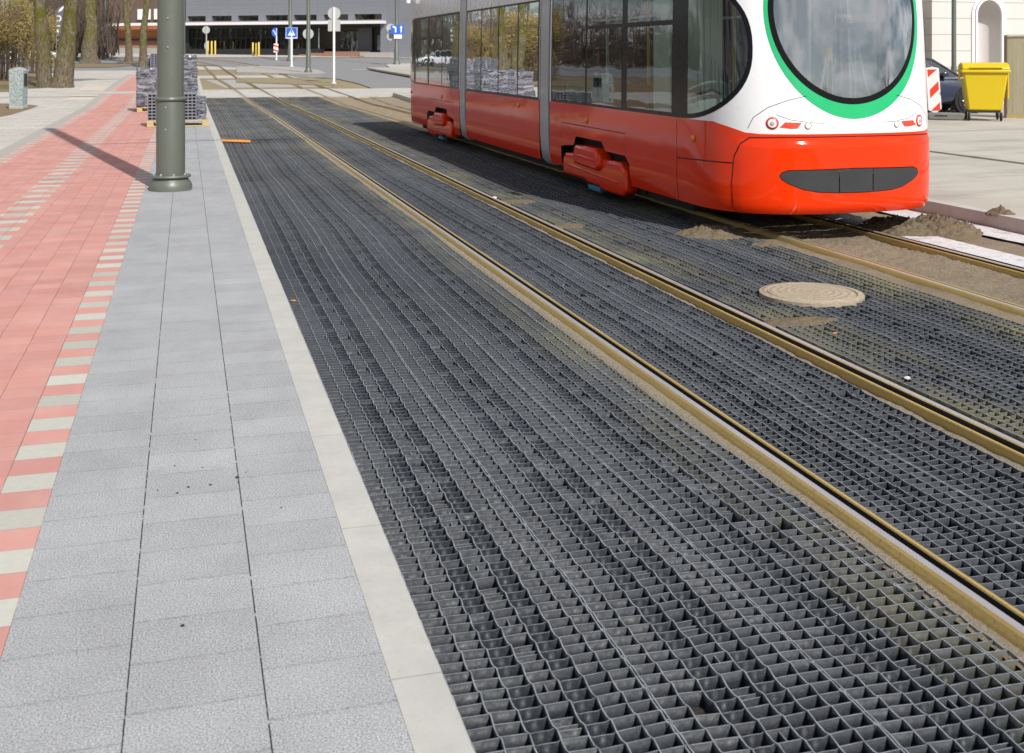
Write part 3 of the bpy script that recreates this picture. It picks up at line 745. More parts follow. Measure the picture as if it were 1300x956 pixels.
def shell(regions, default, s0, s1, h0, h1, fn, fines=(-2.2, 2.2)):
    """regions: list of (key, polygon), later ones on top; returns dict key -> (verts, faces, normals)"""
    pts = []; edges = []
    def addpoly(poly):
        n = len(pts); pts.extend(poly); edges.extend([(n + i, n + (i + 1) % len(poly)) for i in range(len(poly))])
    addpoly(densify([(s0, h0), (s1, h0), (s1, h1), (s0, h1)], .1))
    polys = []
    for key, poly in regions:
        poly = [(min(s1, max(s0, x)), min(h1, max(h0, y))) for x, y in poly]
        poly = densify(poly, .09); polys.append((key, poly)); addpoly(poly)
    s = s0 + .04
    while s < s1 - .02:
        fine = fines[0] < s < fines[1]
        h = h0 + .03
        while h < h1 - .02:
            pts.append((s + .003 * hsh(s, h), h + .003 * hsh(h, s))); h += .055 if (fine or h > 2.8) else .16
        s += .05 if fine else .22
    v2, _, f2, ov, oe, of = delaunay_2d_cdt([Vector(p) for p in pts], edges, [], 0, 1e-5)
    out = {}
    for f in f2:
        c = (sum(v2[i].x for i in f) / 3, sum(v2[i].y for i in f) / 3)
        if not (s0 < c[0] < s1 and h0 < c[1] < h1): continue
        key = default
        for k, poly in polys:
            if pip(c, poly): key = k
        out.setdefault(key, []).append(tuple(f))
    res = {}
    for key, fs in out.items():
        used = {}; vs = []; nf = []
        for f in fs:
            g = []
            for i in f:
                if i not in used: used[i] = len(vs); vs.append((v2[i].x, v2[i].y))
                g.append(used[i])
            nf.append(tuple(g))
        res[key] = (vs, nf)
    return res
def shell_mesh(name, vf, m, parent, fn, off=0.0, thick=0.0):
    vs, fs = vf
    P3 = [fn(s, h, off) for s, h in vs]
    N = []
    for s, h in vs:
        a = fn(s + .004, h, off) - fn(s - .004, h, off); b = fn(s, h + .004, off) - fn(s, h - .004, off)
        n = a.cross(b); n.normalize(); N.append(n)
    a, b, c = (P3[i] for i in fs[0]); 
    if (b - a).cross(c - a).dot(N[fs[0][0]]) < 0: fs = [f[::-1] for f in fs]
    o = mk(name, P3, fs, m, parent, sm=True)
    o.data.normals_split_custom_set_from_vertices([tuple(n) for n in N])
    if thick:
        md = o.modifiers.new('s', 'SOLIDIFY'); md.thickness = thick; md.offset = -1
    return o

tram = empty('tram', (TCX, TMID, 0), label='red and white low-floor tram with a green-ringed windscreen standing on the far track', cat='tram')
def inv(p): return Vector((p.x - TCX, p.y - TMID, p.z))
fnF = lambda s, h, off=0.0: inv(to_front(tram_pt(s, h, off)))
fnR = lambda s, h, off=0.0: inv(to_rear(tram_pt(s, h, off)))
# ---- outlines in (distance round the nose, height)
WB, WT = 1.06, 2.40
def ov(d):
    out = []
    for i in range(33):
        a = -math.pi / 2 + math.pi * i / 32; c, s_ = math.cos(a), math.sin(a)
        out.append((-1.95 + (1.03 - d) * abs(c) ** (2 / 2.4), 1.73 + (.68 - d) * math.copysign(abs(s_) ** (2 / 2.4), s_)))
    return out
win = [(-6.03, 1.05)] + ov(0) + [(-6.03, 2.41)]
def inset_oval(d, s_from=-1.93):
    return [p for p in ov(d) if p[0] > s_from + .001]
panes = [[(-5.98, 1.08), (-4.70, 1.08), (-4.70, 2.37), (-5.98, 2.37)], [(-4.64, 1.08), (-3.52, 1.08), (-3.52, 1.955), (-4.64, 1.955)], [(-4.64, 2.0), (-3.52, 2.0), (-3.52, 2.37), (-4.64, 2.37)],
         [(-3.36, 1.09), (-2.18, 1.09), (-2.18, 1.95), (-3.36, 1.95)], [(-3.36, 2.0), (-2.18, 2.0), (-2.18, 2.37), (-3.36, 2.37)], inset_oval(.045)]
red = [(-6.2, .2), (-6.2, 1.05), (-2.08, 1.05), (-1.36, 1.05), (-1.17, 1.01), (-1.01, .965), (-.87, .955), (0, .955), (.87, .955), (1.01, .965), (1.17, 1.01), (1.36, 1.05), (6.2, 1.05), (6.2, .2)]
green = sup(0.01, 2.06, .825, .975, 1.95, 96, .86)
black = sup(0.0, 2.06, .775, .845, 2.0, 96, .76)
glassp = sup(0.0, 2.06, .725, .79, 2.0, 96, .70)
bump = [(-1.10, .2), (-1.14, .3), (-1.14, .52), (-1.12, .75), (-1.06, .87), (-.97, .925), (-.6, .932), (0, .934), (.6, .932), (.97, .925), (1.06, .87), (1.12, .75), (1.14, .52), (1.14, .3), (1.10, .2)]
bumpi = [(x * (1 - .008), y - .010 if y > .3 else y) for x, y in bump]
def grl(a, b):   # air intake, three panels, curved belly
    top = [(-.71, .585), (-.69, .615), (-.63, .635), (0, .645), (.63, .635), (.69, .615), (.71, .585)]
    bot = [(.69, .555), (.62, .515), (.50, .47), (.37, .447), (.18, .437), (0, .435), (-.18, .437), (-.37, .447), (-.50, .47), (-.62, .515), (-.69, .555)]
    return top + bot
grille = grl(0, 0)
grille_o = [(x * 1.012, .54 + (y - .54) * 1.07) for x, y in grille]
def clip(poly, a, b):
    # clip polygon to a<=x<=b (convex enough)
    def cut(pl, xc, keep_less):
        out = []
        for i in range(len(pl)):
            p, q = pl[i], pl[(i + 1) % len(pl)]
            ip = (p[0] <= xc) if keep_less else (p[0] >= xc); iq = (q[0] <= xc) if keep_less else (q[0] >= xc)
            if ip: out.append(p)
            if ip != iq: t = (xc - p[0]) / (q[0] - p[0]); out.append((xc, p[1] + t * (q[1] - p[1])))
        return out
    return cut(cut(poly, a, False), b, True)
bog_cut = [(-5.62, .2), (-5.62, .50), (-5.45, .52), (-5.12, .55), (-5.05, .66), (-4.15, .66), (-4.02, .56), (-3.42, .56), (-3.30, .48), (-3.28, .2)]
panel_door = thin([(-5.60, .60), (-5.60, .80), (-3.42, .80), (-3.42, .26)], .010)
vents = [('seam', thin([(-2.06, 1.045), (-2.06, .25)], .012)), ('seam', thin([(-2.06, .66), (-1.55, .68), (-1.13, .685)], .012)), ('seam', panel_door)]
hl = [('white', None)]
R_ = []
for mir in (False, True):
    mm = (lambda p: mirror(p)) if mir else (lambda p: p)
    R_ += [('red', mm(red))] if not mir else []
R_ += [('red', red)]
for mir in (False, True):
    mm = mirror if mir else (lambda p: p)
    R_.append(('frame', mm(win)))
    for p in panes: R_.append(('pane', mm(p)))
    for k, p in vents: R_.append((k, mm(p)))
    R_.append(('hole', mm(bog_cut)))
R_ += [('green', green), ('black', black), ('glass', glassp)]
for sg in (-1, 1):
    R_.append(('seam', thin([(sg * x, y) for x, y in [(.46, 1.29), (.62, 1.255), (.80, 1.19), (.93, 1.10), (.985, 1.0)]], .006)))
    R_.append(('seam', thin([(sg * x, y) for x, y in [(.73, 1.125), (.60, 1.08), (.42, 1.055), (.30, 1.05)]], .005)))
R_ += [('seam', bump), ('bumper', bumpi), ('seam', grille_o)]
for a, b in ((-.71, -.175), (-.165, .165), (.175, .71)): R_.append(('grille', clip(grille, a, b)))
def module(fn, tagname):
    res = shell(R_, 'white', -SMAX, SMAX, HB, HT, fn)
    shell_mesh('white_body', res['white'], M['tram_white'], tram, fn)
    shell_mesh('red_panel', res['red'], M['tram_red'], tram, fn)
    shell_mesh('bumper', res['bumper'], M['tram_red'], tram, fn, .006)
    shell_mesh('windscreen_surround', res['green'], M['tram_green'], tram, fn, .003)
    shell_mesh('windscreen_seal', res['black'], M['black_gloss'], tram, fn, .006)
    shell_mesh('windscreen', res['glass'], M['windscreen_glass'], tram, fn, .008)
    shell_mesh('window_frame', res['frame'], M['black_gloss'], tram, fn, .002)
    vs, fs = res['seam']
    for lo_, hi_, cond in ((-9, -1.18, 0), (-1.18, 1.18, 0), (1.18, 9, 0)):
        for up in (0, 1, 2, 3):
            def cls(c):
                if abs(c[0]) > 1.18: return 0 if abs(c[0]) < 3.0 else 1
                return (2 if c[0] < 0 else 3) if c[1] > .99 else (0 if c[1] > .68 or abs(c[0]) > .76 else 1)
            sel = []
            for f in fs:
                c = (sum(vs[i][0] for i in f) / 3, sum(vs[i][1] for i in f) / 3)
                if lo_ <= c[0] < hi_ and cls(c) == up: sel.append(f)
            if not sel: continue
            ids = {}; nv = []; nf = []
            for f in sel:
                g = []
                for i in f:
                    if i not in ids: ids[i] = len(nv); nv.append(vs[i])
                    g.append(ids[i])
                nf.append(tuple(g))
            shell_mesh('panel_gap', (nv, nf), M['seam'], tram, fn, -.004)
    shell_mesh('air_intake', res['grille'], M['grille'], tram, fn, .012)
    # panes, one mesh each
    vs, fs = res['pane']
    for side in (-1, 1):
        for p in panes:
            pp = p if side < 0 else mirror(p)
            sel = [f for f in fs if pip((sum(vs[i][0] for i in f) / 3, sum(vs[i][1] for i in f) / 3), pp)]
            ids = {}; nv = []; nf = []
            for f in sel:
                g = []
                for i in f:
                    if i not in ids: ids[i] = len(nv); nv.append(vs[i])
                    g.append(ids[i])
                nf.append(tuple(g))
            shell_mesh('window_pane', (nv, nf), M['tram_glass'], tram, fn, .004)
module(fnF, 'front'); module(fnR, 'rear')
# middle section: straight sides
MY0, MY1 = 14.69, 2 * TMID - 14.69
ML = MY1 - MY0
for sg in (-1, 1):
    def fnM(s, h, off=0.0, sg=sg):
        k = 1 - .03 * min(1, max(0, (.5 - h) / .3)) ** 2 - .012 * max(0, h - 1.1) ** 1.5 - .30 * max(0, (h - 2.95)) ** 1.6
        return Vector((sg * (W_ * k + off), MY0 + s - TMID, h))
    Q = [('red', [(-1, .2), (9, .2), (9, 1.05), (-1, 1.05)]), ('frame', [(.03, 1.04), (ML - .03, 1.04), (ML - .03, 2.4), (.03, 2.4)])]
    mp = []
    for a, b in ((.08, 1.02), (1.08, 2.08), (2.14, 3.14), (3.2, ML - .08)): mp.append([(a, 1.08), (b, 1.08), (b, 2.37), (a, 2.37)])
    for p in mp: Q.append(('pane', p))
    res = shell(Q, 'white', 0, ML, HB, HT, fnM, (9, 9))
    shell_mesh('white_body', res['white'], M['tram_white'], tram, fnM)
    shell_mesh('red_panel', res['red'], M['tram_red'], tram, fnM)
    shell_mesh('window_frame', res['frame'], M['black_gloss'], tram, fnM, .002)
    vs, fs = res['pane']
    for pp in mp:
        sel = [f for f in fs if pip((sum(vs[i][0] for i in f) / 3, sum(vs[i][1] for i in f) / 3), pp)]; ids = {}; nv = []; nf = []
        for f in sel:
            g = []
            for i in f:
                if i not in ids: ids[i] = len(nv); nv.append(vs[i])
                g.append(ids[i])
            nf.append(tuple(g))
        shell_mesh('window_pane', (nv, nf), M['tram_glass'], tram, fnM, .004)
# gangway covers (grey, tucked under at the bottom)
for ya, yb in ((TYJ, 14.69), (2 * TMID - 14.69, 2 * TMID - TYJ)):
    prof = [(W_ - .10, .20), (W_ - .035, .26), (W_ - .008, .40), (W_ + .004, .6), (W_ + .006, 1.1), (W_ * (1 - .012 * .9 ** 1.5) + .006, 2.0), (W_ * (1 - .012 * 1.85 ** 1.5) + .004, 2.95), (W_ * .93, 3.16), (W_ * .80, 3.27)]
    loop = [(-x, z) for x, z in prof] + [(x, z) for x, z in prof[::-1]]
    MB().prism(loop, ya + .045 - TMID, yb - .045 - TMID, 'y').build('gangway', M['tram_silver'], tram, sm=True)
    lp2 = [(x * .975, z + (.02 if z < 1 else -.02)) for x, z in loop]
    MB().prism(lp2, ya - .004 - TMID, yb + .004 - TMID, 'y').build('gangway_bellows', M['dark'], tram)
# roof and roof boxes
def outline(h, ins, fn):
    n = 60; return [fn(-SMAX + 2 * SMAX * i / n, h, -ins) for i in range(n + 1)]
for fn in (fnF, fnR):
    a = outline(HT - .002, 0, fn); a2 = [Vector((p.x * .8, p.y, HT + .09)) for p in outline(HT, .10, fn)]
    vs = a + a2; n = len(a); fs = [(i, i + 1, n + i + 1, n + i) for i in range(n - 1)] + [tuple(range(n, 2 * n)), (0, n, 2 * n - 1, n - 1)]
    mk('roof', vs, fs, M['tram_white'], tram)
MB().box(-W_ * .90, MY0 - TMID, HT - .002, W_ * .90, MY1 - TMID, HT + .08).build('roof', M['tram_white'], tram)
for y0, y1 in ((10.8, 13.6), (15.2, 18.2), (20.2, 22.8)):
    MB().box(-.78, y0 - TMID, HT + .085, .78, y1 - TMID, HT + .42).build('roof_box', M['tram_silver'], tram, bev=.05)
pn = MB()
for s_ in (-.45, .45):
    pn.tube([(s_, -.5, HT + .43), (s_ * .8, .55, HT + 1.0)], .025); pn.tube([(s_ * .8, .55, HT + 1.0), (s_ * .5, -.35, HT + 1.75)], .018)
pn.tube([(-.75, -.35, HT + 1.77), (.75, -.35, HT + 1.77)], .02)
pn.build('pantograph', M['dark_frame'], tram)
# underframe and running gear
MB().box(-.98, TY0 + 1.25 - TMID, .13, .98, TMID * 2 - TY0 - 1.25 - TMID, .34).build('underframe', M['dark'], tram)
def box_bevel(name, x0, y0, z0, x1, y1, z1, m, b): return MB().box(x0, y0, z0, x1, y1, z1).build(name, m, tram, bev=b, sm=True)
def prism_part(name, poly, x0, x1, m, b=.03):
    return MB().prism(poly, x0, x1, 'x').build(name, m, tram, bev=b, sm=True)
def yz(s):          # side station (negative s) -> y in tram space at the front end
    return TY0 + (-s - 1.897) + TL - TMID
for end in (1, -1):
    for sg in (-1, 1):
        yy = lambda s: yz(s) * end
        xo = sg * 1.165; xi = sg * .99
        # recess
        MB().prism([(yy(x), y) for x, y in [(-5.66, .16), (-5.66, .70), (-3.2, .70), (-3.2, .16)]], sg * .985, sg * 1.0, 'x').build('bogie_recess', M['dark'], tram)
        low = [(-5.50, .16), (-5.50, .37), (-5.40, .44), (-5.06, .45), (-5.0, .40), (-4.16, .40), (-4.06, .47), (-3.56, .47), (-3.40, .38), (-3.36, .17), (-3.48, .11), (-4.05, .105), (-4.22, .14), (-4.62, .14), (-4.72, .17)]
        prism_part('bogie_cover', [(yy(x), y) for x, y in low], xi + sg * .02, xo, M['tram_red'], .03)
        prism_part('bogie_cover_rib', [(yy(x), y) for x, y in [(-5.3, .285), (-5.3, .315), (-3.6, .26), (-3.6, .23)]], xo - sg * .01, xo + sg * .012, M['tram_red'], .01)
        up = [(-4.98, .34), (-5.0, .44), (-4.93, .57), (-4.24, .57), (-4.12, .48), (-4.10, .36), (-4.2, .32)]
        prism_part('axle_box_cover', [(yy(x), y) for x, y in up], xi + sg * .03, xo + sg * .05, M['tram_red'], .035)
        prism_part('axle_box_rib', [(yy(x), y) for x, y in [(-4.9, .435), (-4.9, .465), (-4.2, .455), (-4.2, .425)]], xo + sg * .04, xo + sg * .058, M['tram_red'], .008)
        prism_part('brake_lever', [(yy(x), y) for x, y in [(-4.66, .06), (-4.66, .125), (-4.25, .125), (-4.25, .06)]], xi + sg * .05, xo - sg * .03, M['blue_part'], .015)
    for ya in (-5.3, -3.75):
        for sg in (-1, 1):
            wv = MB(); wv.lathe([(.0, -.05), (.28, -.05), (.30, -.03), (.28, .04), (.0, .05)], n=32)
            o = wv.build('wheel', M['rust'], tram, sm=True); o.rotation_euler = (0, R(90), 0); o.location = (sg * .50, yz(ya) * end, .30)
# lamps
def disc_on(name, s, h, r, m, fn, off, parent=tram, n=32, ring=0.0, ax=1.0):
    vs = []; 
    for k in range(n):
        a = 2 * math.pi * k / n; vs.append(fn(s + ax * r * math.cos(a), h + r * math.sin(a), off))
    if ring:
        for k in range(n):
            a = 2 * math.pi * k / n; vs.append(fn(s + ax * (r - ring) * math.cos(a), h + (r - ring) * math.sin(a), off + .004))
        fs = [(k, (k + 1) % n, n + (k + 1) % n, n + k) for k in range(n)]
        vs += [fn(s + ax * r * math.cos(2 * math.pi * k / n), h + r * math.sin(2 * math.pi * k / n), -.01) for k in range(n)]
        fs += [(k, 2 * n + k, 2 * n + (k + 1) % n, (k + 1) % n) for k in range(n)]
    else:
        vs.append(fn(s, h, off + .006)); fs = [(k, (k + 1) % n, n) for k in range(n)]
    return mk(name, vs, fs, m, parent, sm=True)
for fn in (fnF, fnR):
    for sg in (-1, 1):
        h_ = disc_on('headlight', sg * .765, 1.052, .055, M['sign_red'], fn, .006, ring=.016)
        disc_on('lens', sg * .765, 1.052, .044, M['lamp_lens'], fn, .007, parent=h_)
        disc_on('bulb', sg * .765, 1.052, .018, M['tram_silver'], fn, .015, parent=h_)
        f_ = disc_on('fog_lamp', sg * .45, 1.03, .032, M['tram_silver'], fn, .006, ring=.007)
        disc_on('lens', sg * .45, 1.03, .026, M['lamp_lens'], fn, .006, parent=f_)
        quad = [(.51, 1.055), (.655, 1.06), (.70, 1.018), (.60, 1.008), (.545, 1.01)]
        vs = [fn(sg * x, y, .008) for x, y in quad] + [fn(sg * x, y, -.01) for x, y in quad]; n = len(quad)
        mk('marker_lamp', vs, [tuple(range(n))] + [(i, (i + 1) % n, n + (i + 1) % n, n + i) for i in range(n)], M['sign_red'], tram)
def side_lamp(s, h, fn):
    b = MB().lathe([(.0, 0), (.035, 0), (.033, .012), (.02, .02), (0, .022)], n=16); o = b.build('side_lamp', M['amber'], tram, sm=True)
    p = fn(s, h); q = fn(s, h, .05); o.location = p; o.rotation_euler = (q - p).to_track_quat('Z', 'Y').to_euler()
for fn in (fnF, fnR):
    for s in (-4.65, -1.69, 1.69, 4.65): side_lamp(s, .87, fn)
for sg in (-1, 1): 
    def fnM2(s, h, off=0.0, sg=sg): return Vector((sg * (W_ + off), MY0 + s - TMID, h))
    side_lamp(1.0, .93, fnM2)
# rear-view camera arms and windscreen wiper
for end in (1, -1):
    for sg in (-1, 1):
        MB().tube([(sg * 1.12, (TY0 + 1.0 - TMID) * -1 * -end if False else end * (TY0 + .95 - TMID), 2.95), (sg * 1.22, end * (TY0 + .90 - TMID), 2.92)], .02).tube([(sg * 1.22, end * (TY0 + .90 - TMID), 2.96), (sg * 1.22, end * (TY0 + .90 - TMID), 2.74)], [.055, .05], 12).build('mirror_camera', M['tram_white'], tram, sm=True)
# ---- interior
MB().box(-1.08, TY0 + 1.0 - TMID, .342, 1.08, -(TY0 + 1.0 - TMID), .40).build('floor', M['inside_dark'], tram)
MB().box(-1.05, TY0 + 1.2 - TMID, 2.46, 1.05, -(TY0 + 1.2 - TMID), 2.52).build('ceiling', M['inside'], tram)
for sg in (-1, 1):
    MB().box(sg * 1.10 - .012, TY0 + 1.4 - TMID, .74, sg * 1.10 + .012, -(TY0 + 1.4 - TMID), 1.0).build('inner_lining', M['inside'], tram)
    for end in (1, -1): pass
def seat(x, y, d, m):
    b = MB().box(x - .21, y - .2, .72, x + .21, y + .22, .80); b.box(x - .21, y + d * .20 - .035, .80, x + .21, y + d * .20 + .035, 1.32); b.box(x - .15, y - .12, .40, x + .15, y + .12, .72)
    return b.build('seat', m, tram, bev=.03, sm=True)
for i, y in enumerate(np.arange(11.3, 22.6, .82)):
    if 13.9 < y < 15.0 or 18.6 < y < 19.7: continue
    for x in (-.80, .80, ) + ((-.34,) if i % 2 else (.34,)):
        seat(x, y - TMID, 1 if i % 2 else -1, M['seat_teal'] if y > 12.2 else M['seat_red'])
for y in np.arange(11.0, 23, 1.35):
    for x in (-.55, .55): MB().tube([(x, y - TMID, .4), (x, y - TMID, 2.46)], .017, 10).build('grab_pole', M['post_yellow'] if int(y * 10) % 3 == 0 else M['inside'], tram, sm=True)
for sg in (-.55, .55): MB().tube([(sg, 11 - TMID, 2.1), (sg, 22.6 - TMID, 2.1)], .016, 8).build('grab_rail', M['inside'], tram, sm=True)
for end in (1, -1):
    Y = lambda v: end * (v - TMID)
    a, b_ = sorted((Y(10.95), Y(11.0)))
    MB().box(-1.06, a, .4, -.30, b_, 2.46).box(.30, a, .4, 1.06, b_, 2.46).build('cab_partition', M['inside'], tram)
    a, b_ = sorted((Y(10.85), Y(10.95)))
    MB().box(-1.08, min(Y(10.55), Y(10.95)), .4, -1.00, max(Y(10.55), Y(10.95)), 2.46).build('cab_pillar', M['inside'], tram, bev=.02)
    MB().prism([(Y(9.42), 1.10), (Y(9.42), 1.16), (Y(9.85), 1.22), (Y(10.05), 1.10), (Y(10.05), .5), (Y(9.55), .5)], -.62, .62, 'x').build('dashboard', M['inside'], tram, bev=.03)
    MB().box(-.2, min(Y(10.3), Y(10.75)), .5, .3, max(Y(10.3), Y(10.75)), .95).box(-.2, min(Y(10.68), Y(10.8)), .95, .3, max(Y(10.68), Y(10.8)), 1.55).build('driver_seat', M['inside_dark'], tram, bev=.05, sm=True)
    MB().tube([(-.06, Y(9.62), 1.2), (-.06, Y(9.62), 2.9)], .022, 10).build('cab_post', M['inside'], tram, sm=True)
    MB().box(-1.03, min(Y(10.98), Y(11.08)), 1.22, -.95, max(Y(10.98), Y(11.08)), 1.52).build('ticket_validator', M['post_yellow'], tram, bev=.015)
    MB().tube([(.16, Y(9.66), 1.2), (.16, Y(9.66), 1.62)], .012, 8).tube([(.16, Y(9.66), 1.60), (.16, Y(9.66), 1.72)], [.045, .045], 12).build('handset', M['post_yellow'], tram, sm=True)
    MB().tube([(-.95, Y(10.3), 1.25), (-.93, Y(9.9), 1.32), (-.80, Y(9.75), 1.25), (-.75, Y(9.7), 1.1)], .015, 8).build('grab_handle', M['inside_dark'], tram, sm=True)
    MB().tube([(-.05, Y(9.30), 1.28), (-.35, Y(9.27), 1.33), (-.55, Y(9.33), 1.62)], [.012, .010, .006], 6).build('wiper', M['dark_frame'], tram)

# ------------------------------------------------------------------ masts
def mast(loc, r0, label, hgt=11.0, ring=True, arm=True, group='green catenary masts'):
    e = empty('catenary_mast', loc, label=label, cat='mast', group=group)
    k = r0 / .158
    MB().lathe([(r0, 1.12), (r0 * .985, 3), (r0 * .80, hgt - .02), (r0 * .4, hgt)], n=48).build('upper_shaft', M['mast_green'], e, sm=True)
    MB().lathe([(r0 * 1.085, .18), (r0 * 1.085, 1.105), (r0 * 1.06, 1.118)], n=48).build('lower_shaft', M['mast_green'], e, sm=True)
    if ring:
        MB().lathe([(r0 * 1.05, 1.085), (r0 * 1.19, 1.095), (r0 * 1.25, 1.115), (r0 * 1.19, 1.135), (r0 * 1.0, 1.148)], n=48).build('collar_ring', M['mast_green'], e, sm=True)
    MB().lathe([(.255 * k, 0), (.258 * k, .04), (.248 * k, .085), (.215 * k, .13), (.205 * k, .15), (.235 * k, .155), (.245 * k, .17), (.235 * k, .188), (r0 * 1.05, .195)], n=48).build('base_flange', M['mast_green'], e, sm=True)
    if ring:
        for q in range(8):
            a = 2 * math.pi * q / 8 + .2; bo = MB().lathe([(.011, .19), (.011, .205), (.005, .21)], (math.cos(a) * .20 * k, math.sin(a) * .20 * k), 6).build('bolt', M['tram_silver'], e)
        for z_, a in ((.75, -1.9), (1.02, -1.9), (1.75, -1.75), (2.1, -1.75)):
            MB().tube([(math.cos(a) * r0 * .98, math.sin(a) * r0 * .98, z_), (math.cos(a) * (r0 * 1.1), math.sin(a) * (r0 * 1.1), z_)], .008, 8).build('screw', M['tram_silver'], e)
    if arm:
        MB().tube([(0, 0, 6.6), (2.2, 0, 7.0), (4.3, 0, 7.05)], .04, 8).tube([(0, 0, 7.7), (3.8, 0, 7.07)], .015, 6).build('bracket_arm', M['mast_green'], e, sm=True)
    return e
pm = G(216.5, 242); mast((pm.x, pm.y + .06, 0), .158, 'thick grey-green mast standing on the grey pavement in the foreground')
p = G(231.5, 101); mast(p, .14, 'grey-green mast half hidden behind the thick foreground mast')
def smast(px, py, w, label, top=10):
    p = G(px, py); r = w / 2 * depth(p) / F
    e = empty('lamp_mast', p, label=label, cat='mast')
    MB().lathe([(r * 2.1, 0), (r * 2.1, .05), (r * 1.5, .22), (r * 1.25, .3), (r * 1.2, 1.3), (r, 1.35), (r * .8, top)], n=24).build('shaft', M['mast_green'], e, sm=True)
    return e, p
e391, p391 = smast(391.5, 92.5, 5, 'grey-green lamp mast on the traffic island with a round sign back on it')
e368, p368 = smast(368.5, 77, 5, 'grey-green lamp mast just behind the blue pedestrian crossing sign')
e503, p503 = smast(503.5, 82.3, 5, 'grey-green lamp mast with blue lane signs, left of the tram')
e134, p134 = smast(134, 73.5, 5.0, 'dark lamp mast standing between the mossy trees')
e1211, p1211 = smast(1211, 146, 6.0, 'grey-green lamp mast in front of the dark blue car')
# ------------------------------------------------------------------ signs
def sign_post(px, py, w, top_py, label, m='sign_grey', cat='road sign', name='road_sign'):
    p = G(px, py); r = w / 2 * depth(p) / F
    e = empty(name, p, -PSI, label=label, cat=cat)
    MB().lathe([(r * 2.2, 0), (r * 2.2, .03), (r, .05), (r, ZP(top_py, p) - p.z)], n=12).build('post', M[m], e, sm=True)
    return e, p
def plate(e, p, name, px, py, kind, rx, m, ry=None, y=-.05, base=None):
    """a plate facing the road user, centre at photo (px,py) half sizes in photo px; local to e"""
    s = depth(p) / F; b0 = base if base is not None else p
    u0 = (px - base_px[0]) * s; z = ZP(py, p) - b0.z; rx *= s; ry = (ry or rx / s) * s
    if kind == 'disc': pts = [(u0 + rx * math.cos(2 * math.pi * k / 28), z + ry * math.sin(2 * math.pi * k / 28)) for k in range(28)]
    elif kind == 'rect': pts = [(u0 - rx, z - ry), (u0 + rx, z - ry), (u0 + rx, z + ry), (u0 - rx, z + ry)]
    else: pts = [(u0 + a * s, z + b * s) for a, b in kind]
    return MB().prism(pts, y - .004, y + .004, 'y').build(name, M[m], e)
base_px = [0]
e, p = sign_post(424, 106, 3.0, 9.5, 'round sign back above a square one on a thin pale post on the track island', 'sign_white')
base_px[0] = 424; plate(e, p, 'round_plate', 424, 17, 'disc', 8.2, 'sign_grey', y=.04); plate(e, p, 'square_plate', 424, 32.3, 'rect', 7.8, 'sign_grey', 7.4, y=.04)
e, p = sign_post(370.3, 84.5, 2.6, 38, 'blue square pedestrian crossing sign on a pale post before the dark building', 'sign_white')
base_px[0] = 370.3; b = plate(e, p, 'sign_plate', 370.3, 42, 'rect', 7.4, 'sign_white', 7.0, y=-.05); plate(e, p, 'blue_field', 370.3, 41.5, 'rect', 6.8, 'sign_blue', 6.2, y=-.056)
tri = plate(e, p, 'white_triangle', 370.3, 41.0, [(-4.8, -4.0), (4.8, -4.0), (0, 4.6)], 0, 'sign_white', y=-.062)
plate(e, p, 'walking_figure', 370.3, 40.0, [(-1.6, -2.6), (-.7, -2.6), (0, -.6), (.9, -2.6), (1.7, -2.6), (.7, .3), (.7, 1.8), (0, 2.5), (-.7, 1.8), (-.6, .3)], 0, 'dark_frame', y=-.068)
e, p = sign_post(351, 76, 1.8, 36, 'round blue arrow sign above a small red and white striped plate', 'sign_white')
base_px[0] = 351; plate(e, p, 'arrow_disc', 349, 41, 'disc', 3.9, 'sign_blue', 5.6, y=-.05)
plate(e, p, 'white_arrow', 349, 41, [(-2.6, 2.4), (-1.7, 3.2), (1.4, -1.6), (2.3, -.8), (2.5, -4.0), (-.1, -3.0), (.6, -2.5)], 0, 'sign_white', y=-.06)
plate(e, p, 'striped_plate', 350.5, 61, 'rect', 3.0, 'sign_white', 5.6, y=-.05)
for yy in (64, 58.2): plate(e, p, 'red_stripe', 350.5, yy, [(-3, 1.8), (-3, -.4), (3, -2.4), (3, -.2)], 0, 'sign_red', y=-.058)
e, p = sign_post(262, 70.5, 1.6, 33, 'round grey sign back with a smaller disc below it, left before the glass front')
base_px[0] = 262; plate(e, p, 'round_plate', 261.5, 38, 'disc', 4.8, 'sign_grey', y=.04); plate(e, p, 'small_plate', 261.5, 58, 'disc', 2.2, 'sign_grey', 4.6, y=.04)
# plates that hang on the masts
base_px[0] = 391.5; s_ = plate(e391, p391, 'round_sign_back', 391.5, 43, 'disc', 6.8, 'sign_grey', y=.10)
base_px[0] = 503.5
plate(e503, p503, 'round_sign_back', 496.5, 35.5, 'disc', 5.6, 'sign_grey', y=.20); plate(e503, p503, 'round_sign_back', 496.5, 46.5, 'disc', 5.0, 'sign_grey', y=.20)
plate(e503, p503, 'blue_lane_sign', 500, 37.8, 'rect', 4.6, 'sign_blue', 5.6, y=-.20)
plate(e503, p503, 'blue_lane_sign', 508.7, 37.2, 'rect', 3.9, 'sign_blue', 5.6, y=-.20)
plate(e503, p503, 'white_arrow', 508.7, 37, [(-.8, -4.3), (.8, -4.3), (.8, 1.6), (2.0, 1.6), (0, 4.4), (-2.0, 1.6), (-.8, 1.6)], 0, 'sign_white', y=-.21)
plate(e503, p503, 'white_arrow', 500.6, 37, [(.2, -4.3), (2, -4.3), (2, 2.4), (-1, 3.6), (-1, 4.6), (-3.4, 2.8), (-1, .8), (-1, 1.9), (.2, 1.0)], 0, 'sign_white', y=-.21)
plate(e503, p503, 'white_plate', 504.5, 46.5, 'rect', 5.0, 'sign_white', 2.6, y=-.20)
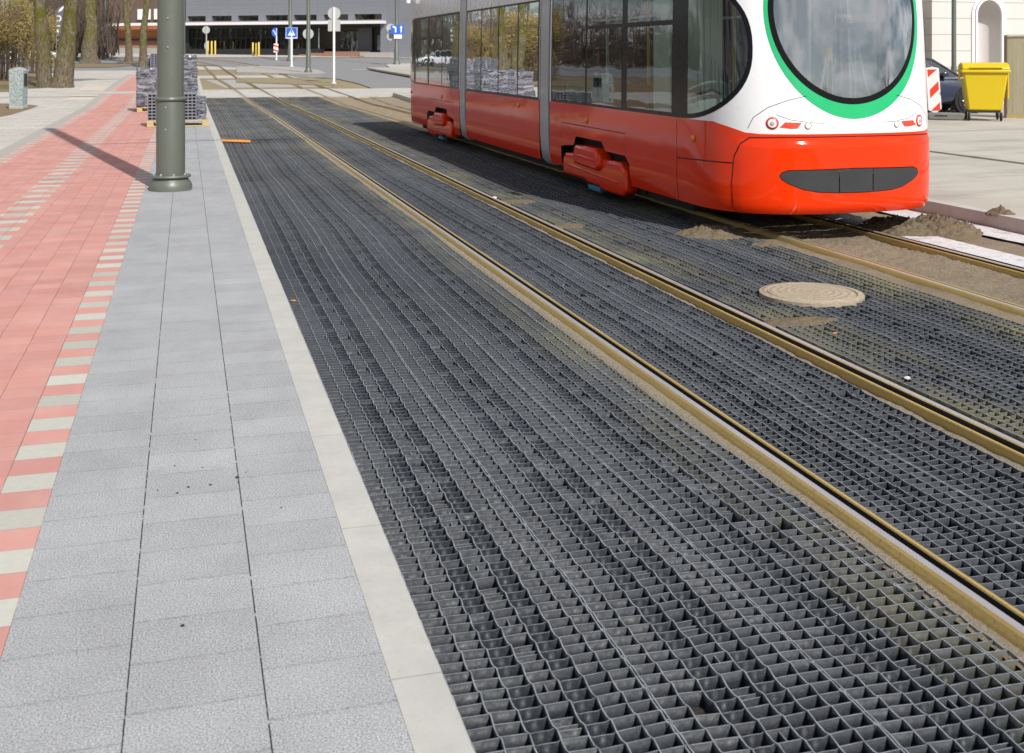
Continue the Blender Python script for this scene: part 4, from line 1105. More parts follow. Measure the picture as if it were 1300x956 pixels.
# yellow bollards
for i, (px, py, lb) in enumerate([(264, 69.3, 'leftmost of the three by the small round sign'), (268.7, 69.6, 'middle one of the three by the small round sign'), (273.2, 69.3, 'rightmost of the three by the small round sign'),
        (321, 71.5, 'leftmost of the three left of the blue arrow sign'), (325.2, 72, 'middle one of the three left of the blue arrow sign'), (328.6, 71, 'rightmost of the three left of the blue arrow sign'), (170.5, 66, 'left of the pair beside the mossy trunk'), (173.6, 65.6, 'right of the pair beside the mossy trunk')]):
    p = G(px, py); r = 1.1 * depth(p) / F; hh = 17.5 * depth(p) / F
    o = MB().lathe([(r * 1.5, 0), (r * 1.5, .04), (r, .06), (r, hh - .05), (r * .6, hh)], n=12).build('bollard', M['post_yellow'], None, sm=True); o.location = p
    tag(o, 'thin yellow post, ' + lb, 'bollard', 'thin yellow posts at the junction')

# ------------------------------------------------------------------ dark grey building at the far end
BO = Vector((0, 116.5, 0)); BD = Vector((.83, -.558, 0)).normalized(); BN = Vector((BD.y, -BD.x, 0))   # BN points to the street
brz = math.atan2(BD.y, BD.x)
def BU(px):
    u = px - 650; rx, ry = u * CS + F * SN, F * CS - u * SN
    # t*(rx,ry) = BO + a*BD
    det = rx * (-BD.y) - ry * (-BD.x); t = (BO.x * (-BD.y) - BO.y * (-BD.x)) / det
    return (t * rx - BO.x) * BD.x + (t * ry - BO.y) * BD.y
def BZ(px, py):
    a = BU(px); q = BO + BD * a; return CH - (py - 69) * depth(q) / F
bld = empty('modern_building', BO, brz, 'long dark grey panelled building with a glazed ground floor and a white canopy line', 'building')
x0, x1, xe = BU(140), BU(236), BU(483); xr = BU(640)
zt = 11.0; zc = BZ(300, 30)
def bx(name, a, b_, z0, z1, y0, y1, m, bev=0): return MB().box(a, y0, z0, b_, y1, z1).build(name, M[m], bld, bev=bev)
zw0, zw1 = zc + .25, zc + .78           # slit windows
zg = BZ(300, 62)
bx('upper_wall', x1, xr, zw1, zt, 0, 14, 'panel'); bx('upper_wall', x1, xr, zc + .13, zw0, 0, 14, 'panel')
xs = [BU(v) for v in (238, 261, 268.5, 294, 302, 328, 337, 365.5, 373, 402, 411, 442, 450, 484.5)]
prev = x1
for i in range(0, len(xs), 2):
    bx('wall_pier', prev, xs[i], zw0, zw1, 0, 14, 'panel'); prev = xs[i + 1]
    f = bx('slit_window', xs[i], xs[i + 1], zw0 + .003, zw1 - .003, .35, .42, 'shop_glass')
bx('wall_pier', prev, xr, zw0, zw1, 0, 14, 'panel')
bx('canopy_band', BU(130), BU(490), zc - .14, zc + .127, -.9, .1, 'trim')
bx('soffit', x1, BU(483), zc - .42, zc - .143, .0, 4, 'dark_frame')
bx('right_wall', BU(483), xr, -2, zc + .127, .002, 14, 'panel')
# glazing with leaning mullions
bx('glazing', x1, BU(385), zg, zc - .42, .9, .95, 'shop_glass')
for i in range(24):
    a = x1 + i * (BU(384) - x1) / 23
    MB().prism([(a - .05, zg), (a + .03, zg), (a + .33, zc - .42), (a + .25, zc - .42)], .82, .92, 'y').build('mullion', M['dark_frame'], bld)
bx('interior_wall', x1, BU(385), zg, zc - .42, 3.0, 3.1, 'reflected_tint'); bx('glazing_rail', x1, BU(385), (zg + zc) / 2 - .2, (zg + zc) / 2 - .1, .80, .9, 'dark_frame')  # wall added behind the glass, its tint imitates reflections
bx('plinth', x1, BU(405), -2, zg, .3, 6, 'dark_frame')
# entrance recess
bx('recess_back', BU(385), BU(483), -2, zc - .42, 3.2, 3.4, 'brown_wall')
bx('glass_panel', BU(414), BU(438), 1.9, zc - .75, 3.0, 3.06, 'shop_glass'); bx('pier', BU(439), BU(457), 1.5, zc - .42, 2.6, 3.1, 'panel')
dd = bx('entrance_door', BU(462), BU(481), 1.9, zc - .95, 2.7, 2.8, 'dark_frame')
for a, b_ in ((464, 470.5), (472.5, 479.5)): bx('door_pane', BU(a), BU(b_), 2.05, zc - 1.15, 2.64, 2.69, 'shop_glass')
bx('door_handle', BU(469.2), BU(470.2), 2.3, 3.6, 2.5, 2.6, 'sign_grey')
for k in range(4): bx('entrance_step', BU(395 - 6 * k), BU(462 + k * 2), 1.2 + 0, 1.93 - .14 * k, 1.8 - .8 * k - .8, 1.8 - .8 * k, 'wood_step')
bx('ramp_wall', BU(462), BU(500), .8, 1.85, -.9, 1.5, 'concrete')
# left wing behind the trees
bx('left_wing', BU(20), x1, zc + .13, zt, .5, 14, 'brown_panel'); 
for a, b_ in ((BU(172), BU(180)), (BU(182.5), BU(188)), (BU(193), BU(199))): bx('bright_window', a, b_, zc + .5, zc + 1.55, .3, .45, 'trim')
bx('terracotta_wall', BU(142), BU(200), zg + 1.0, zc - .14, .6, 5, 'orange_wall'); bx('dark_rail', BU(142), BU(200), zg + .85, zg + .997, .4, 5, 'dark_frame')
bx('timber_front', BU(142), BU(200), zg + .1, zg + .85, .7, 5, 'wood_step'); bx('plinth', BU(20), BU(200), -2, zg + .1, .65, 5, 'concrete')
bx('left_wing', BU(200), x1, -2, zc + .13, .5, 14, 'dark_frame')
bx('left_wing', BU(20), BU(142), -1.9, zc + .13, .5, 14, 'brown_panel')

# ------------------------------------------------------------------ right side: white building, bins, car, fence
wb = empty('white_building', (21.9, 30.0, .14), 0, 'white rendered building with an arched niche behind the yellow container', 'building')
def wbx(name, x0, y0, z0, x1, y1, z1, m, bev=0): return MB().box(x0 - 21.9, y0 - 30, z0, x1 - 21.9, y1 - 30, z1).build(name, M[m], wb, bev=bev)
def XAT(px, Y): return A(px, Y).x
nx0, nx1 = XAT(1239.5, 30), XAT(1270, 30); nc = (nx0 + nx1) / 2; nr = (nx1 - nx0) / 2
zspr = ZP(19, Vector((nc, 30, 0))) - .14
# front wall with an arched opening
pts = [(0, -.3), (nx0 - 21.9, -.3)] + [(nc - 21.9 - nr * math.cos(math.pi * k / 24), zspr + nr * 1.05 * math.sin(math.pi * k / 24)) for k in range(25)] + [(nx1 - 21.9, -.3), (13, -.3), (13, 8.5), (0, 8.5)]
MB().prism(pts, 0, .7, 'y').build('wall', M['render'], wb)
MB().box(0, .7, -.3, 13, 9, 8.5).build('wall', M['render'], wb)
# niche inner half-cylinder
v = []; f = []
for j, z in enumerate([0, zspr]):
    for k in range(25): a = math.pi * k / 24; v.append((nc - 21.9 - nr * math.cos(a), .65 * math.sin(a) * .98, z))
for k in range(24): f.append((k, k + 1, 26 + k, 25 + k))
o = mk('niche', v, f, M['niche'], wb, sm=True)
v = []; f = []
for j in range(9):
    e_ = math.pi / 2 * j / 8
    for k in range(25): a = math.pi * k / 24; v.append((nc - 21.9 - nr * math.cos(a) * math.cos(e_), .64 * math.sin(a) * math.cos(e_), zspr + nr * 1.05 * math.sin(e_)))
for j in range(8):
    for k in range(24): i = j * 25 + k; f.append((i, i + 1, i + 26, i + 25))
mk('niche_vault', v, f, M['niche'], wb, sm=True)
# moulded surround, two steps
for r1, r2, d, zz in ((1.0, 1.16, .07, 0), (1.22, 1.42, .05, 0)):
    o_ = [(nc - 21.9 - nr * r2, 0)] + [(nc - 21.9 - nr * r2 * math.cos(math.pi * k / 24), zspr + nr * (1.05 + r2 - 1) * math.sin(math.pi * k / 24)) for k in range(25)] + [(nc - 21.9 + nr * r2, 0)]
    i_ = [(nc - 21.9 + nr * r1, 0)] + [(nc - 21.9 + nr * r1 * math.cos(math.pi * k / 24), zspr + nr * (1.05 + r1 - 1) * math.sin(math.pi * k / 24)) for k in range(25)] + [(nc - 21.9 - nr * r1, 0)]
    v = [(x, -d, z) for x, z in o_ + i_] + [(x, .003, z) for x, z in o_ + i_]; n = len(o_); m_ = 2 * n; f = []
    for k in range(n - 1):
        a, b = k, k + 1; c_, d_ = m_ - 1 - k, m_ - 2 - k
        f.append((a, b, d_, c_)); f.append((a, a + m_, b + m_, b)); f.append((c_, d_, d_ + m_, c_ + m_))
    mk('arch_moulding', v, f, M['trim'], wb)
xd = XAT(1166, 31)
wbx('doorway_wall', 14.0, 30.8, -.3, 21.9, 38, 3.05, 'brown_wall'); wbx('upper_wall', 14.0, 30.6, 3.05, 21.897, 38, 8.5, 'render')
wbx('door_frame', 21.55, 30.7, 0, 21.75, 30.8, 2.5, 'dark_frame')
# fence of vertical boards
fz = .14; fp = A(1278.5, 23.0)
fe = empty('board_fence', (fp.x, 23.0, fz), math.atan2(-.8, .6) , 'weathered vertical board fence right of the yellow container', 'fence')
bd = MB()
for i in range(46):
    a = i * .125; bd.box(a + .004, -.012 + .004 * hsh(i, 3), .10, a + .121, .012 + .006 * hsh(i, 5), 1.93 + .012 * hsh(i, 9))
bd.build('boards', M['boards'], fe); MB().box(-.06, -.05, 0, .0, .05, 1.98).build('end_post', M['brown_panel'], fe)
MB().box(0, -.03, 1.935, 5.75, .03, 1.965).build('cap_rail', M['boards'], fe); MB().box(0, -.04, 0, 5.75, .04, .098).build('bottom_beam', M['pallet'], fe)

def container(loc, rz, label):
    e = empty('waste_container', loc, rz, label, 'container', 'yellow four-wheeled waste containers')
    w0, w1, d0, d1 = .36, .48, .33, .43
    z0, z1 = .24, 1.16
    vs = [(-w0, -d0, z0), (w0, -d0, z0), (w0, d0, z0), (-w0, d0, z0), (-w1, -d1, z1), (w1, -d1, z1), (w1, d1, z1), (-w1, d1, z1)]
    MB().add(vs, [(0, 3, 2, 1), (4, 5, 6, 7), (0, 1, 5, 4), (1, 2, 6, 5), (2, 3, 7, 6), (3, 0, 4, 7)]).build('body', M['bin_yellow'], e, bev=.035, sm=True)
    MB().box(-w1 - .04, -d1 - .045, 1.10, w1 + .04, d1 + .04, 1.175).build('rim', M['bin_yellow'], e, bev=.02, sm=True)
    MB().prism([(-d1 - .035, 1.178), (d1 + .03, 1.178), (d1 + .0, 1.27), (0, 1.335), (-d1 + .08, 1.30), (-d1 - .03, 1.215)], -w1 - .02, w1 + .02, 'x').build('lid', M['bin_yellow'], e, bev=.02, sm=True)
    MB().box(-.35, -d1 - .075, 1.21, .35, -d1 - .03, 1.235).build('lid_handle', M['bin_yellow'], e, bev=.01)
    MB().box(w1 + .025, -.10, .5, w1 + .055, .10, 1.2).build('lifting_bracket', M['bin_yellow'], e, bev=.01); MB().box(-w1 - .055, -.10, .9, -w1 - .025, .10, 1.2).build('lifting_bracket', M['bin_yellow'], e, bev=.01)
    b = MB()
    for i in range(5):
        for k in range(4): b.box(-.36 + i * .18, -d1 - .012 + (1.05 - .5 - k * .0) * 0, 0, -.359 + i * .18, -d1, 0)
    MB().box(-w0 + .03, -d0 + .03, .19, w0 - .03, d0 - .03, .245).build('chassis', M['dark_frame'], e)
    for x in (-.34, .34):
        for y in (-.28, .28):
            o = MB().lathe([(.0, -.022), (.085, -.022), (.098, -.012), (.098, .012), (.085, .022), (0, .022)], n=24).build('wheel', M['tire'], e, sm=True)
            o.rotation_euler = (0, R(90), 0); o.location = (x, y, .10)
            MB().box(x - .035, y - .02, .10, x - .026, y + .05, .2).box(x + .026, y - .02, .10, x + .035, y + .05, .2).build('caster_fork', M['sign_grey'], e)
    return e
def raised(px, py): 
    # point on the +0.14 paving
    u = px - 650; t = (CH - .14) * 1 / ((py - 69)); X = t * (u * CS + F * SN); Y = t * (F * CS - u * SN); return Vector((X, Y, .14))
p = raised(1246, 153); container((p.x + .09, p.y + .05, .14), R(-31), 'yellow waste container on small wheels beside the board fence')
p = raised(740, 119.5); container((p.x, p.y, .14), R(-8), 'yellow waste container on small wheels seen through the tram windows'); SECOND = p
# hazard board
p = raised(1196, 152); hb = empty('hazard_board', p, -PSI - R(22), 'red and white striped hazard board leaning slightly on a grey rubber foot', 'barrier')
s = depth(p) / F
def hbp(x, y): return ((x - 1196) * s, (152 - y) * s)
brd = [hbp(*q) for q in [(1176.5, 86), (1181, 86), (1183.5, 84.5), (1186, 85.5), (1192, 86.5), (1195.5, 138), (1191, 142), (1189, 145.5), (1186, 145.5), (1184.5, 142.5), (1179.5, 140)]]
MB().prism(brd, -.02, .02, 'y').build('board', M['sign_white'], hb, bev=.006)
for q in ([(1178.3, 88.3), (1190, 88), (1179.2, 98.5)], [(1181.3, 114), (1191.5, 103), (1192.4, 113.5), (1182, 125)], [(1183, 140.8), (1193.6, 129.5), (1194, 140.3)]):
    MB().prism([hbp(*k) for k in q], -.0225, -.0205, 'y').build('red_stripe', M['sign_red'], hb)
MB().box(-.30 , -.20, 0, .50, .12, .17).build('rubber_foot', M['foot'], hb, bev=.03, sm=True)
MB().box(-.16, -.206, .09, .12, -.198, .115).build('foot_slot', M['dark'], hb)
o = MB().lathe([(.0, -.03), (.08, -.03), (.09, 0), (.08, .03), (0, .03)], n=24).build('foot_roller', M['tire'], hb, sm=True); o.rotation_euler = (R(90), 0, 0); o.location = (-.45, -.05, .09)

# ---- cars
def car(loc, rz, paint_m, label):
    e = empty('parked_car', loc, rz, label, 'car', None)
    # body as lofted sections along x (front = +x), half width 0.88
    st = [(-2.12, .42, .78, .62), (-2.05, .30, .92, .78), (-1.7, .22, .98, .84), (-1.0, .20, .98, .87), (0, .20, .96, .88), (.9, .20, .94, .88), (1.3, .22, .90, .87), (1.75, .24, .80, .83), (2.05, .28, .68, .74), (2.16, .38, .58, .58)]
    V = []; Fc = []
    for (x, zb, zt_, w) in st:
        V += [(x, -w * .93, zb), (x, -w, zb + .18), (x, -w, zb + (zt_ - zb) * .62), (x, -w * .95, zt_ - .05), (x, -w * .80, zt_), (x, 0, zt_ + .03), (x, w * .80, zt_), (x, w * .95, zt_ - .05), (x, w, zb + (zt_ - zb) * .62), (x, w, zb + .18), (x, w * .93, zb)]
    n = 11
    for i in range(len(st) - 1):
        for k in range(n - 1): Fc.append((i * n + k, i * n + k + 1, (i + 1) * n + k + 1, (i + 1) * n + k))
        Fc.append((i * n + n - 1, i * n, (i + 1) * n, (i + 1) * n + n - 1))
    Fc.append(tuple(range(n))); Fc.append(tuple((len(st) - 1) * n + k for k in range(n)))
    o = mk('body', V, Fc, M[paint_m], e); bm = bmesh.new(); bm.from_mesh(o.data); bmesh.ops.recalc_face_normals(bm, faces=bm.faces); bm.to_mesh(o.data); bm.free()
    md = o.modifiers.new('s', 'SUBSURF'); md.levels = md.render_levels = 2; o.data.polygons.foreach_set('use_smooth', [True] * len(o.data.polygons))
    # greenhouse
    gh = [(-1.75, .93), (-1.35, 1.36), (-.7, 1.46), (0, 1.47), (.45, 1.38), (1.15, .92)]
    V = []; Fc = []
    for (x, z) in gh:
        w = .80 - (z - .92) * .42; V += [(x, -w, z), (x, -w * .3, z + .02), (x, w * .3, z + .02), (x, w, z)]
    base = [(-1.75, .80, .85), (1.15, .80, .85)]
    for x, z in gh[1:-1]: pass
    rl = MB()
    for (x, z), (x2, z2) in zip(gh, gh[1:]):
        w = .80 - (z - .92) * .42; w2 = .80 - (z2 - .92) * .42
        m_ = None
    roof = MB(); 
    for (x, z), (x2, z2) in zip(gh, gh[1:]):
        w = .80 - (z - .92) * .42; w2 = .80 - (z2 - .92) * .42
        glassy = (x, z) in (gh[0], gh[-2])
        tgt = rl if glassy else roof
        tgt.add([(x, -w, z), (x2, -w2, z2), (x2, w2, z2), (x, w, z)], [(0, 1, 2, 3)])
    o = roof.build('roof', M[paint_m], e); md = o.modifiers.new('s', 'SOLIDIFY'); md.thickness = .03
    rl.build('windscreen', M['car_glass'], e)
    for sg in (-1, 1):
        ring = [(x, sg * (.80 - (z - .92) * .42), z) for x, z in gh] + [(1.15, sg * .815, .90), (-1.75, sg * .815, .90)]
        MB().add(ring, [tuple(range(len(ring)))]).build('side_window', M['car_glass'], e)
        pts = [Vector((x, sg * (.805 - (z - .92) * .42), z)) for x, z in gh]
        MB().tube(pts, .028, 6).build('roof_rail', M[paint_m], e, sm=True)
        MB().tube([(-.35, sg * .82, .93), (-.35, sg * .60, 1.44)], .03, 6).build('door_pillar', M['dark_frame'], e)
        MB().box(.55, sg * .90 - .09, .95, .72, sg * .90 + .09, 1.07).build('wing_mirror', M[paint_m], e, bev=.03, sm=True)
        MB().box(-.45, sg * .885 - .012, .80, -.27, sg * .885 + .012, .83).build('door_handle', M['rim'], e)
        h = MB().lathe([(0, 0), (.09, 0), (.07, .05), (0, .07)], n=16).build('headlight', M['lamp_lens'], e, sm=True); h.rotation_euler = (0, R(90), 0); h.location = (2.0, sg * .60, .60)
        for x in (-1.30, 1.32):
            wl = MB().lathe([(.20, -.10), (.30, -.11), (.325, -.07), (.325, .07), (.30, .11), (.20, .10)], n=32).build('wheel', M['tire'], e, sm=True)
            wl.rotation_euler = (R(90), 0, 0); wl.location = (x, sg * .80, .325)
            rm = MB(); rm.cur = 0; rm.lathe([(.205, -.02), (.225, sg * -.06), (.225, .02), (.19, .01)], n=32)
            for q in range(10):
                a = 2 * math.pi * q / 10; c_, s_ = math.cos(a), math.sin(a); rm.tube([(.03 * c_, .03 * s_, -sg * .05), (.21 * c_, .21 * s_, -sg * .045)], [.030, .020], 6)
            rm.lathe([(0, -.07), (.05, -.06), (.05, .03)], n=12)
            r_ = rm.build('rim', M['rim'], wl, sm=True)
            r_.location = (0, 0, .0 if sg > 0 else .0); r_.location.z = -.06 * sg if sg > 0 else .06
            ar = MB().lathe([(.40, -.09), (.40, .088)], n=32).build('wheel_arch', M['dark'], e); ar.rotation_euler = (R(90), 0, 0); ar.location = (x, sg * .80, .34)
    return e
p = raised(1219, 143.8); u = Vector((math.cos(-PSI * .6), math.sin(-PSI * .6), 0)); cpos = p - u * 1.32 + Vector((.34, .75, 0)); car((cpos.x, cpos.y, .14), -PSI * .6, 'car_blue', 'dark blue parked car behind the hazard board and the yellow container')
p = G(46, 80); car((p.x - .5, p.y + 1, p.z), R(4), 'car_white', 'white car behind the tan hedge at the far left')

# brick house seen through the tram, trees behind it
bk = empty('brick_house', (A(712, 56).x + 12, 56, .14), 0, 'red brick house with white stone bands seen through the tram windows', 'building')
MB().box(-12, 0, -.5, 14, 9, 11).build('wall', M['brick'], bk)
for z in (2.9, 3.9, 6.4): MB().box(-12.03, -.06, z, 14.03, -.002, z + .22).build('stone_band', M['trim'], bk)
for i in range(8):
    for z in (1.0, 4.5, 7.6):
        a = -11 + i * 3.2; wd = MB().box(a, -.10, z, a + 1.3, -.003, z + 1.7).build('window', M['trim'], bk); MB().box(a + .09, -.115, z + .09, a + 1.21, -.102, z + 1.61).build('pane', M['shop_glass'], wd)

# ------------------------------------------------------------------ pallets with stacked grids
def pallet_boards(e, w=1.2, d=.8, nm='pallet'):
    b = MB()
    for i in range(5): b.box(-w / 2, -d / 2 + i * (d - .1) / 4, .122, w / 2, -d / 2 + i * (d - .1) / 4 + .1, .144)
    for x in (-w / 2, -.0725, w / 2 - .145):
        for y in (-d / 2, -.05, d / 2 - .1): b.box(x, y, .022, x + .145, y + .1, .10)
        b.box(x, -d / 2, .10, x + .145, d / 2, .122)
    for y in (-d / 2, -.05, d / 2 - .1): b.box(-w / 2, y, 0, w / 2, y + .1, .022)
    return tag(b.build('wooden_pallet', M['pallet'], e), *([]))
def rough_box(x0, y0, z0, x1, y1, z1, amp, seed, n=26):
    bm = bmesh.new(); bmesh.ops.create_cube(bm, size=1); bmesh.ops.subdivide_edges(bm, edges=bm.edges[:], cuts=n, use_grid_fill=True)
    for v in bm.verts:
        p = Vector(((x0 + x1) / 2 + v.co.x * (x1 - x0), (y0 + y1) / 2 + v.co.y * (y1 - y0), (z0 + z1) / 2 + v.co.z * (z1 - z0)))
        d = Vector((v.co.x, v.co.y, v.co.z)); m = max(abs(d.x), abs(d.y), abs(d.z)); d = Vector([c if abs(abs(c) - m) < 1e-5 else 0 for c in d]); d.normalize()
        fz = noise.fractal(Vector((p.x * 3 + seed, p.y * 3, p.z * 9 + p.x * 3)), 1, 2.1, 5)
        v.co = p + d * amp * fz
    return bm
PZ = Vector
def place_stack(px, py, x_off=0): p = G(px, py); return p
p = G(226, 161); PF = Vector((p.x, p.y + .4, 0))
e = tag(empty('wooden_pallet_proxy', (0, 0, 0)), None); bpy.data.objects.remove(e)
o = pallet_boards(None, 1.36, .8); o.location = (PF.x, PF.y, .004); tag(o, 'light wooden pallet on the pavement carrying the unwrapped stack of black grids', 'pallet')
# unwrapped stack: sheets of black grid standing in bundles
def grid_stack(c, w, d, h, nx, nz, name, label, z0):
    b = MB(); cw = w / nx; ch = h / nz
    b.cur = 1; b.box(-w / 2 + .035, -d / 2 + .035, .0, w / 2 - .035, d / 2 - .035, h - .02); b.cur = 0
    for i in range(nz + 1): z = h * i / nz; b.box(-w / 2, -d / 2, z - .011, w / 2, d / 2, z + .011)
    for i in range(nx + 1): x = -w / 2 + cw * i; b.box(x - .009, -d / 2 - .004, 0, x + .009, d / 2 + .004, h)
    nd = int(d / cw)
    for i in range(1, nd): y = -d / 2 + d * i / nd; b.box(-w / 2 - .004, y - .006, .0, w / 2 + .004, y + .006, h)
    o = b.build(name, [M['stack_plastic'], M['dark']], None); o.location = (c.x, c.y, z0); return tag(o, label, 'grid stack')
grid_stack(Vector((PF.x - .13, PF.y, 0)), 1.06, .7, .60, 12, 8, 'grid_stack', 'unwrapped stack of black plastic grids on the front pallet', .150)
bm = rough_box(-.10, -.28, 0, .10, .28, .52, .05, 4, 10); me = bpy.data.meshes.new('wrap'); bm.to_mesh(me); bm.free(); me.materials.append(M['film'])
o = bpy.data.objects.new('plastic_wrap', me); COL.objects.link(o); o.location = (PF.x + .52, PF.y, .150); tag(o, 'crumpled grey wrapping at the right end of the front pallet', 'wrapping')
def wrapped(px0, px1, pyb, pyt, dpt, seed, label, name='wrapped_stack'):
    c = G((px0 + px1) / 2, pyb); s = depth(c) / F; w = (px1 - px0) * s; h = (pyb - pyt) * s
    bm = rough_box(-w / 2, 0, .15, w / 2, dpt, h, .035, seed)
    me = bpy.data.meshes.new(name); bm.to_mesh(me); bm.free(); me.materials.append(M['film']); me.polygons.foreach_set('use_smooth', [True] * len(me.polygons))
    o = bpy.data.objects.new(name, me); COL.objects.link(o); o.location = (c.x, c.y, c.z + .004); tag(o, label, 'wrapped stack')
    q = pallet_boards(None, w * .98, dpt * .96); q.location = (c.x, c.y + dpt / 2, c.z + .004); return o, q
o, q = wrapped(175, 249, 142, 86.5, 1.0, 1, 'wide film-wrapped stack standing left behind the front pallet'); tag(q, 'wooden pallet under the wide film-wrapped stack', 'pallet')
o, q = wrapped(187, 248.5, 136, 70.5, 1.0, 5, 'tallest film-wrapped stack, topping the others behind the foreground mast'); o.location.y += .6; q.location.y += .6; tag(q, 'wooden pallet under the tallest film-wrapped stack', 'pallet')
c = G(218, 136); s = depth(c) / F
grid_stack(Vector((c.x - .33 + .0, c.y + .55, 0)), .62, .5, .44, 6, 8, 'grid_stack', 'dark block of grids on top of the wide wrapped stack, left of the mast', ZP(87, c) + .02)

# ------------------------------------------------------------------ granite litter bin, park items
p = G(23.5, 138.5); s = depth(p) / F; gb = empty('stone_pillar', p, -PSI, 'rough grey-green granite pillar bin with a domed top at the left edge', 'stone bin')
w = 8.6 * s; hh = 53 * s
def rgh(bm, m, nm, par, amp):
    for v in bm.verts: v.co += v.co.normalized() * amp * noise.fractal(v.co * 9, 1, 2, 4)
    me = bpy.data.meshes.new(nm); bm.to_mesh(me); bm.free(); me.materials.append(m); o = bpy.data.objects.new(nm, me); COL.objects.link(o); o.parent = par; return o
bm = bmesh.new(); bmesh.ops.create_cube(bm, size=1); bmesh.ops.subdivide_edges(bm, edges=bm.edges[:], cuts=14, use_grid_fill=True)
for v in bm.verts: v.co = Vector((v.co.x * 2 * w * (1.0 + .12 * (v.co.z)), v.co.y * 1.7 * w, (v.co.z + .5) * hh * .93 + (hh * .07 * (1 - (2 * v.co.x) ** 2) if v.co.z > .45 else 0)))
rgh(bm, M['granite'], 'stone_body', gb, .012)
MB().box(w * .95, -w * .5, hh * .55, w * 1.12, w * .5, hh * .85).build('bin_flap', M['dark_frame'], gb)
MB().box(-w * 1.05, -w * .95, 0, w * 1.05, w * .95, .10).build('plinth', M['concrete'], gb, bev=.02)
for i, (px, lb) in enumerate([(17, 'left of the pair of thin pale poles rising behind the granite pillar'), (20.6, 'right of the pair of thin pale poles rising behind the granite pillar')]):
    p = G(px, 100); r = 1.0 * depth(p) / F; o = MB().lathe([(r, 0), (r, ZP(38 - i * 2, p) - p.z), (r * .3, ZP(37, p) - p.z + .05)], n=10).build('thin_pole', M['sign_grey'], None, sm=True); o.location = p; tag(o, lb, 'pole', 'thin pale poles')
p = G(51.5, 98); s = depth(p) / F; lb = empty('litter_bin', p, 0, 'dark round litter bin just left of the double trunk', 'litter bin')
MB().lathe([(3.3 * s, 0.05), (3.9 * s, 12 * s), (4.2 * s, 13 * s), (4.0 * s, 14 * s), (.5 * s, 14.6 * s)], n=20).build('bin_body', M['dark_frame'], lb, sm=True); MB().lathe([(2.4 * s, 0), (2.4 * s, .06)], n=16).build('foot', M['concrete'], lb)
# feather banner
p = G(74, 92); s = depth(p) / F; fb = empty('feather_banner', p, -PSI, 'dark grey feather banner with white lettering between the mossy trunks', 'banner')
def fp_(x, y): return ((x - 74) * s, ZP(y, p) - p.z)
MB().prism([fp_(*q) for q in [(80.5, 7.0), (82, 9.5), (81.5, 20), (79.5, 33), (76, 46), (72, 47), (71, 30), (71, 17), (73, 11), (77, 8)]], -.01, .01, 'y').build('banner_cloth', M['banner'], fb)
ring = []
for k in range(19):
    a = R(-130 + 260 * k / 18); ring.append((74.2 + 4.0 * math.cos(a), 23.4 - 4.0 * math.sin(a)))
for k in range(19):
    a = R(130 - 260 * k / 18); ring.append((74.2 + 2.4 * math.cos(a), 23.4 - 2.4 * math.sin(a)))
MB().prism([fp_(*q) for q in ring], -.016, -.012, 'y').build('round_letter', M['sign_white'], fb)
MB().prism([fp_(*q) for q in [(80.5, 7.6), (81, 9.5), (78.5, 13.5), (74, 15.5), (75.5, 12)]], -.016, -.012, 'y').build('white_mark', M['sign_white'], fb)
MB().prism([fp_(*q) for q in [(71.8, 32), (76.5, 32), (75.8, 34), (72.2, 34)]], -.016, -.012, 'y').build('white_mark', M['sign_white'], fb)
MB().prism([fp_(*q) for q in [(72, 37), (75, 37.5), (74.8, 41.5), (72.2, 41)]], -.016, -.012, 'y').build('white_mark', M['sign_white'], fb)
MB().tube([(-2.5 * s, .02, .03), (-2.5 * s, .02, ZP(18, p) - p.z), (4 * s, .02, ZP(8, p) - p.z)], .012, 6).build('banner_pole', M['sign_grey'], fb)
MB().box(-.3, -.3, 0, .3, .3, .05).build('foot_plate', M['dark_frame'], fb)

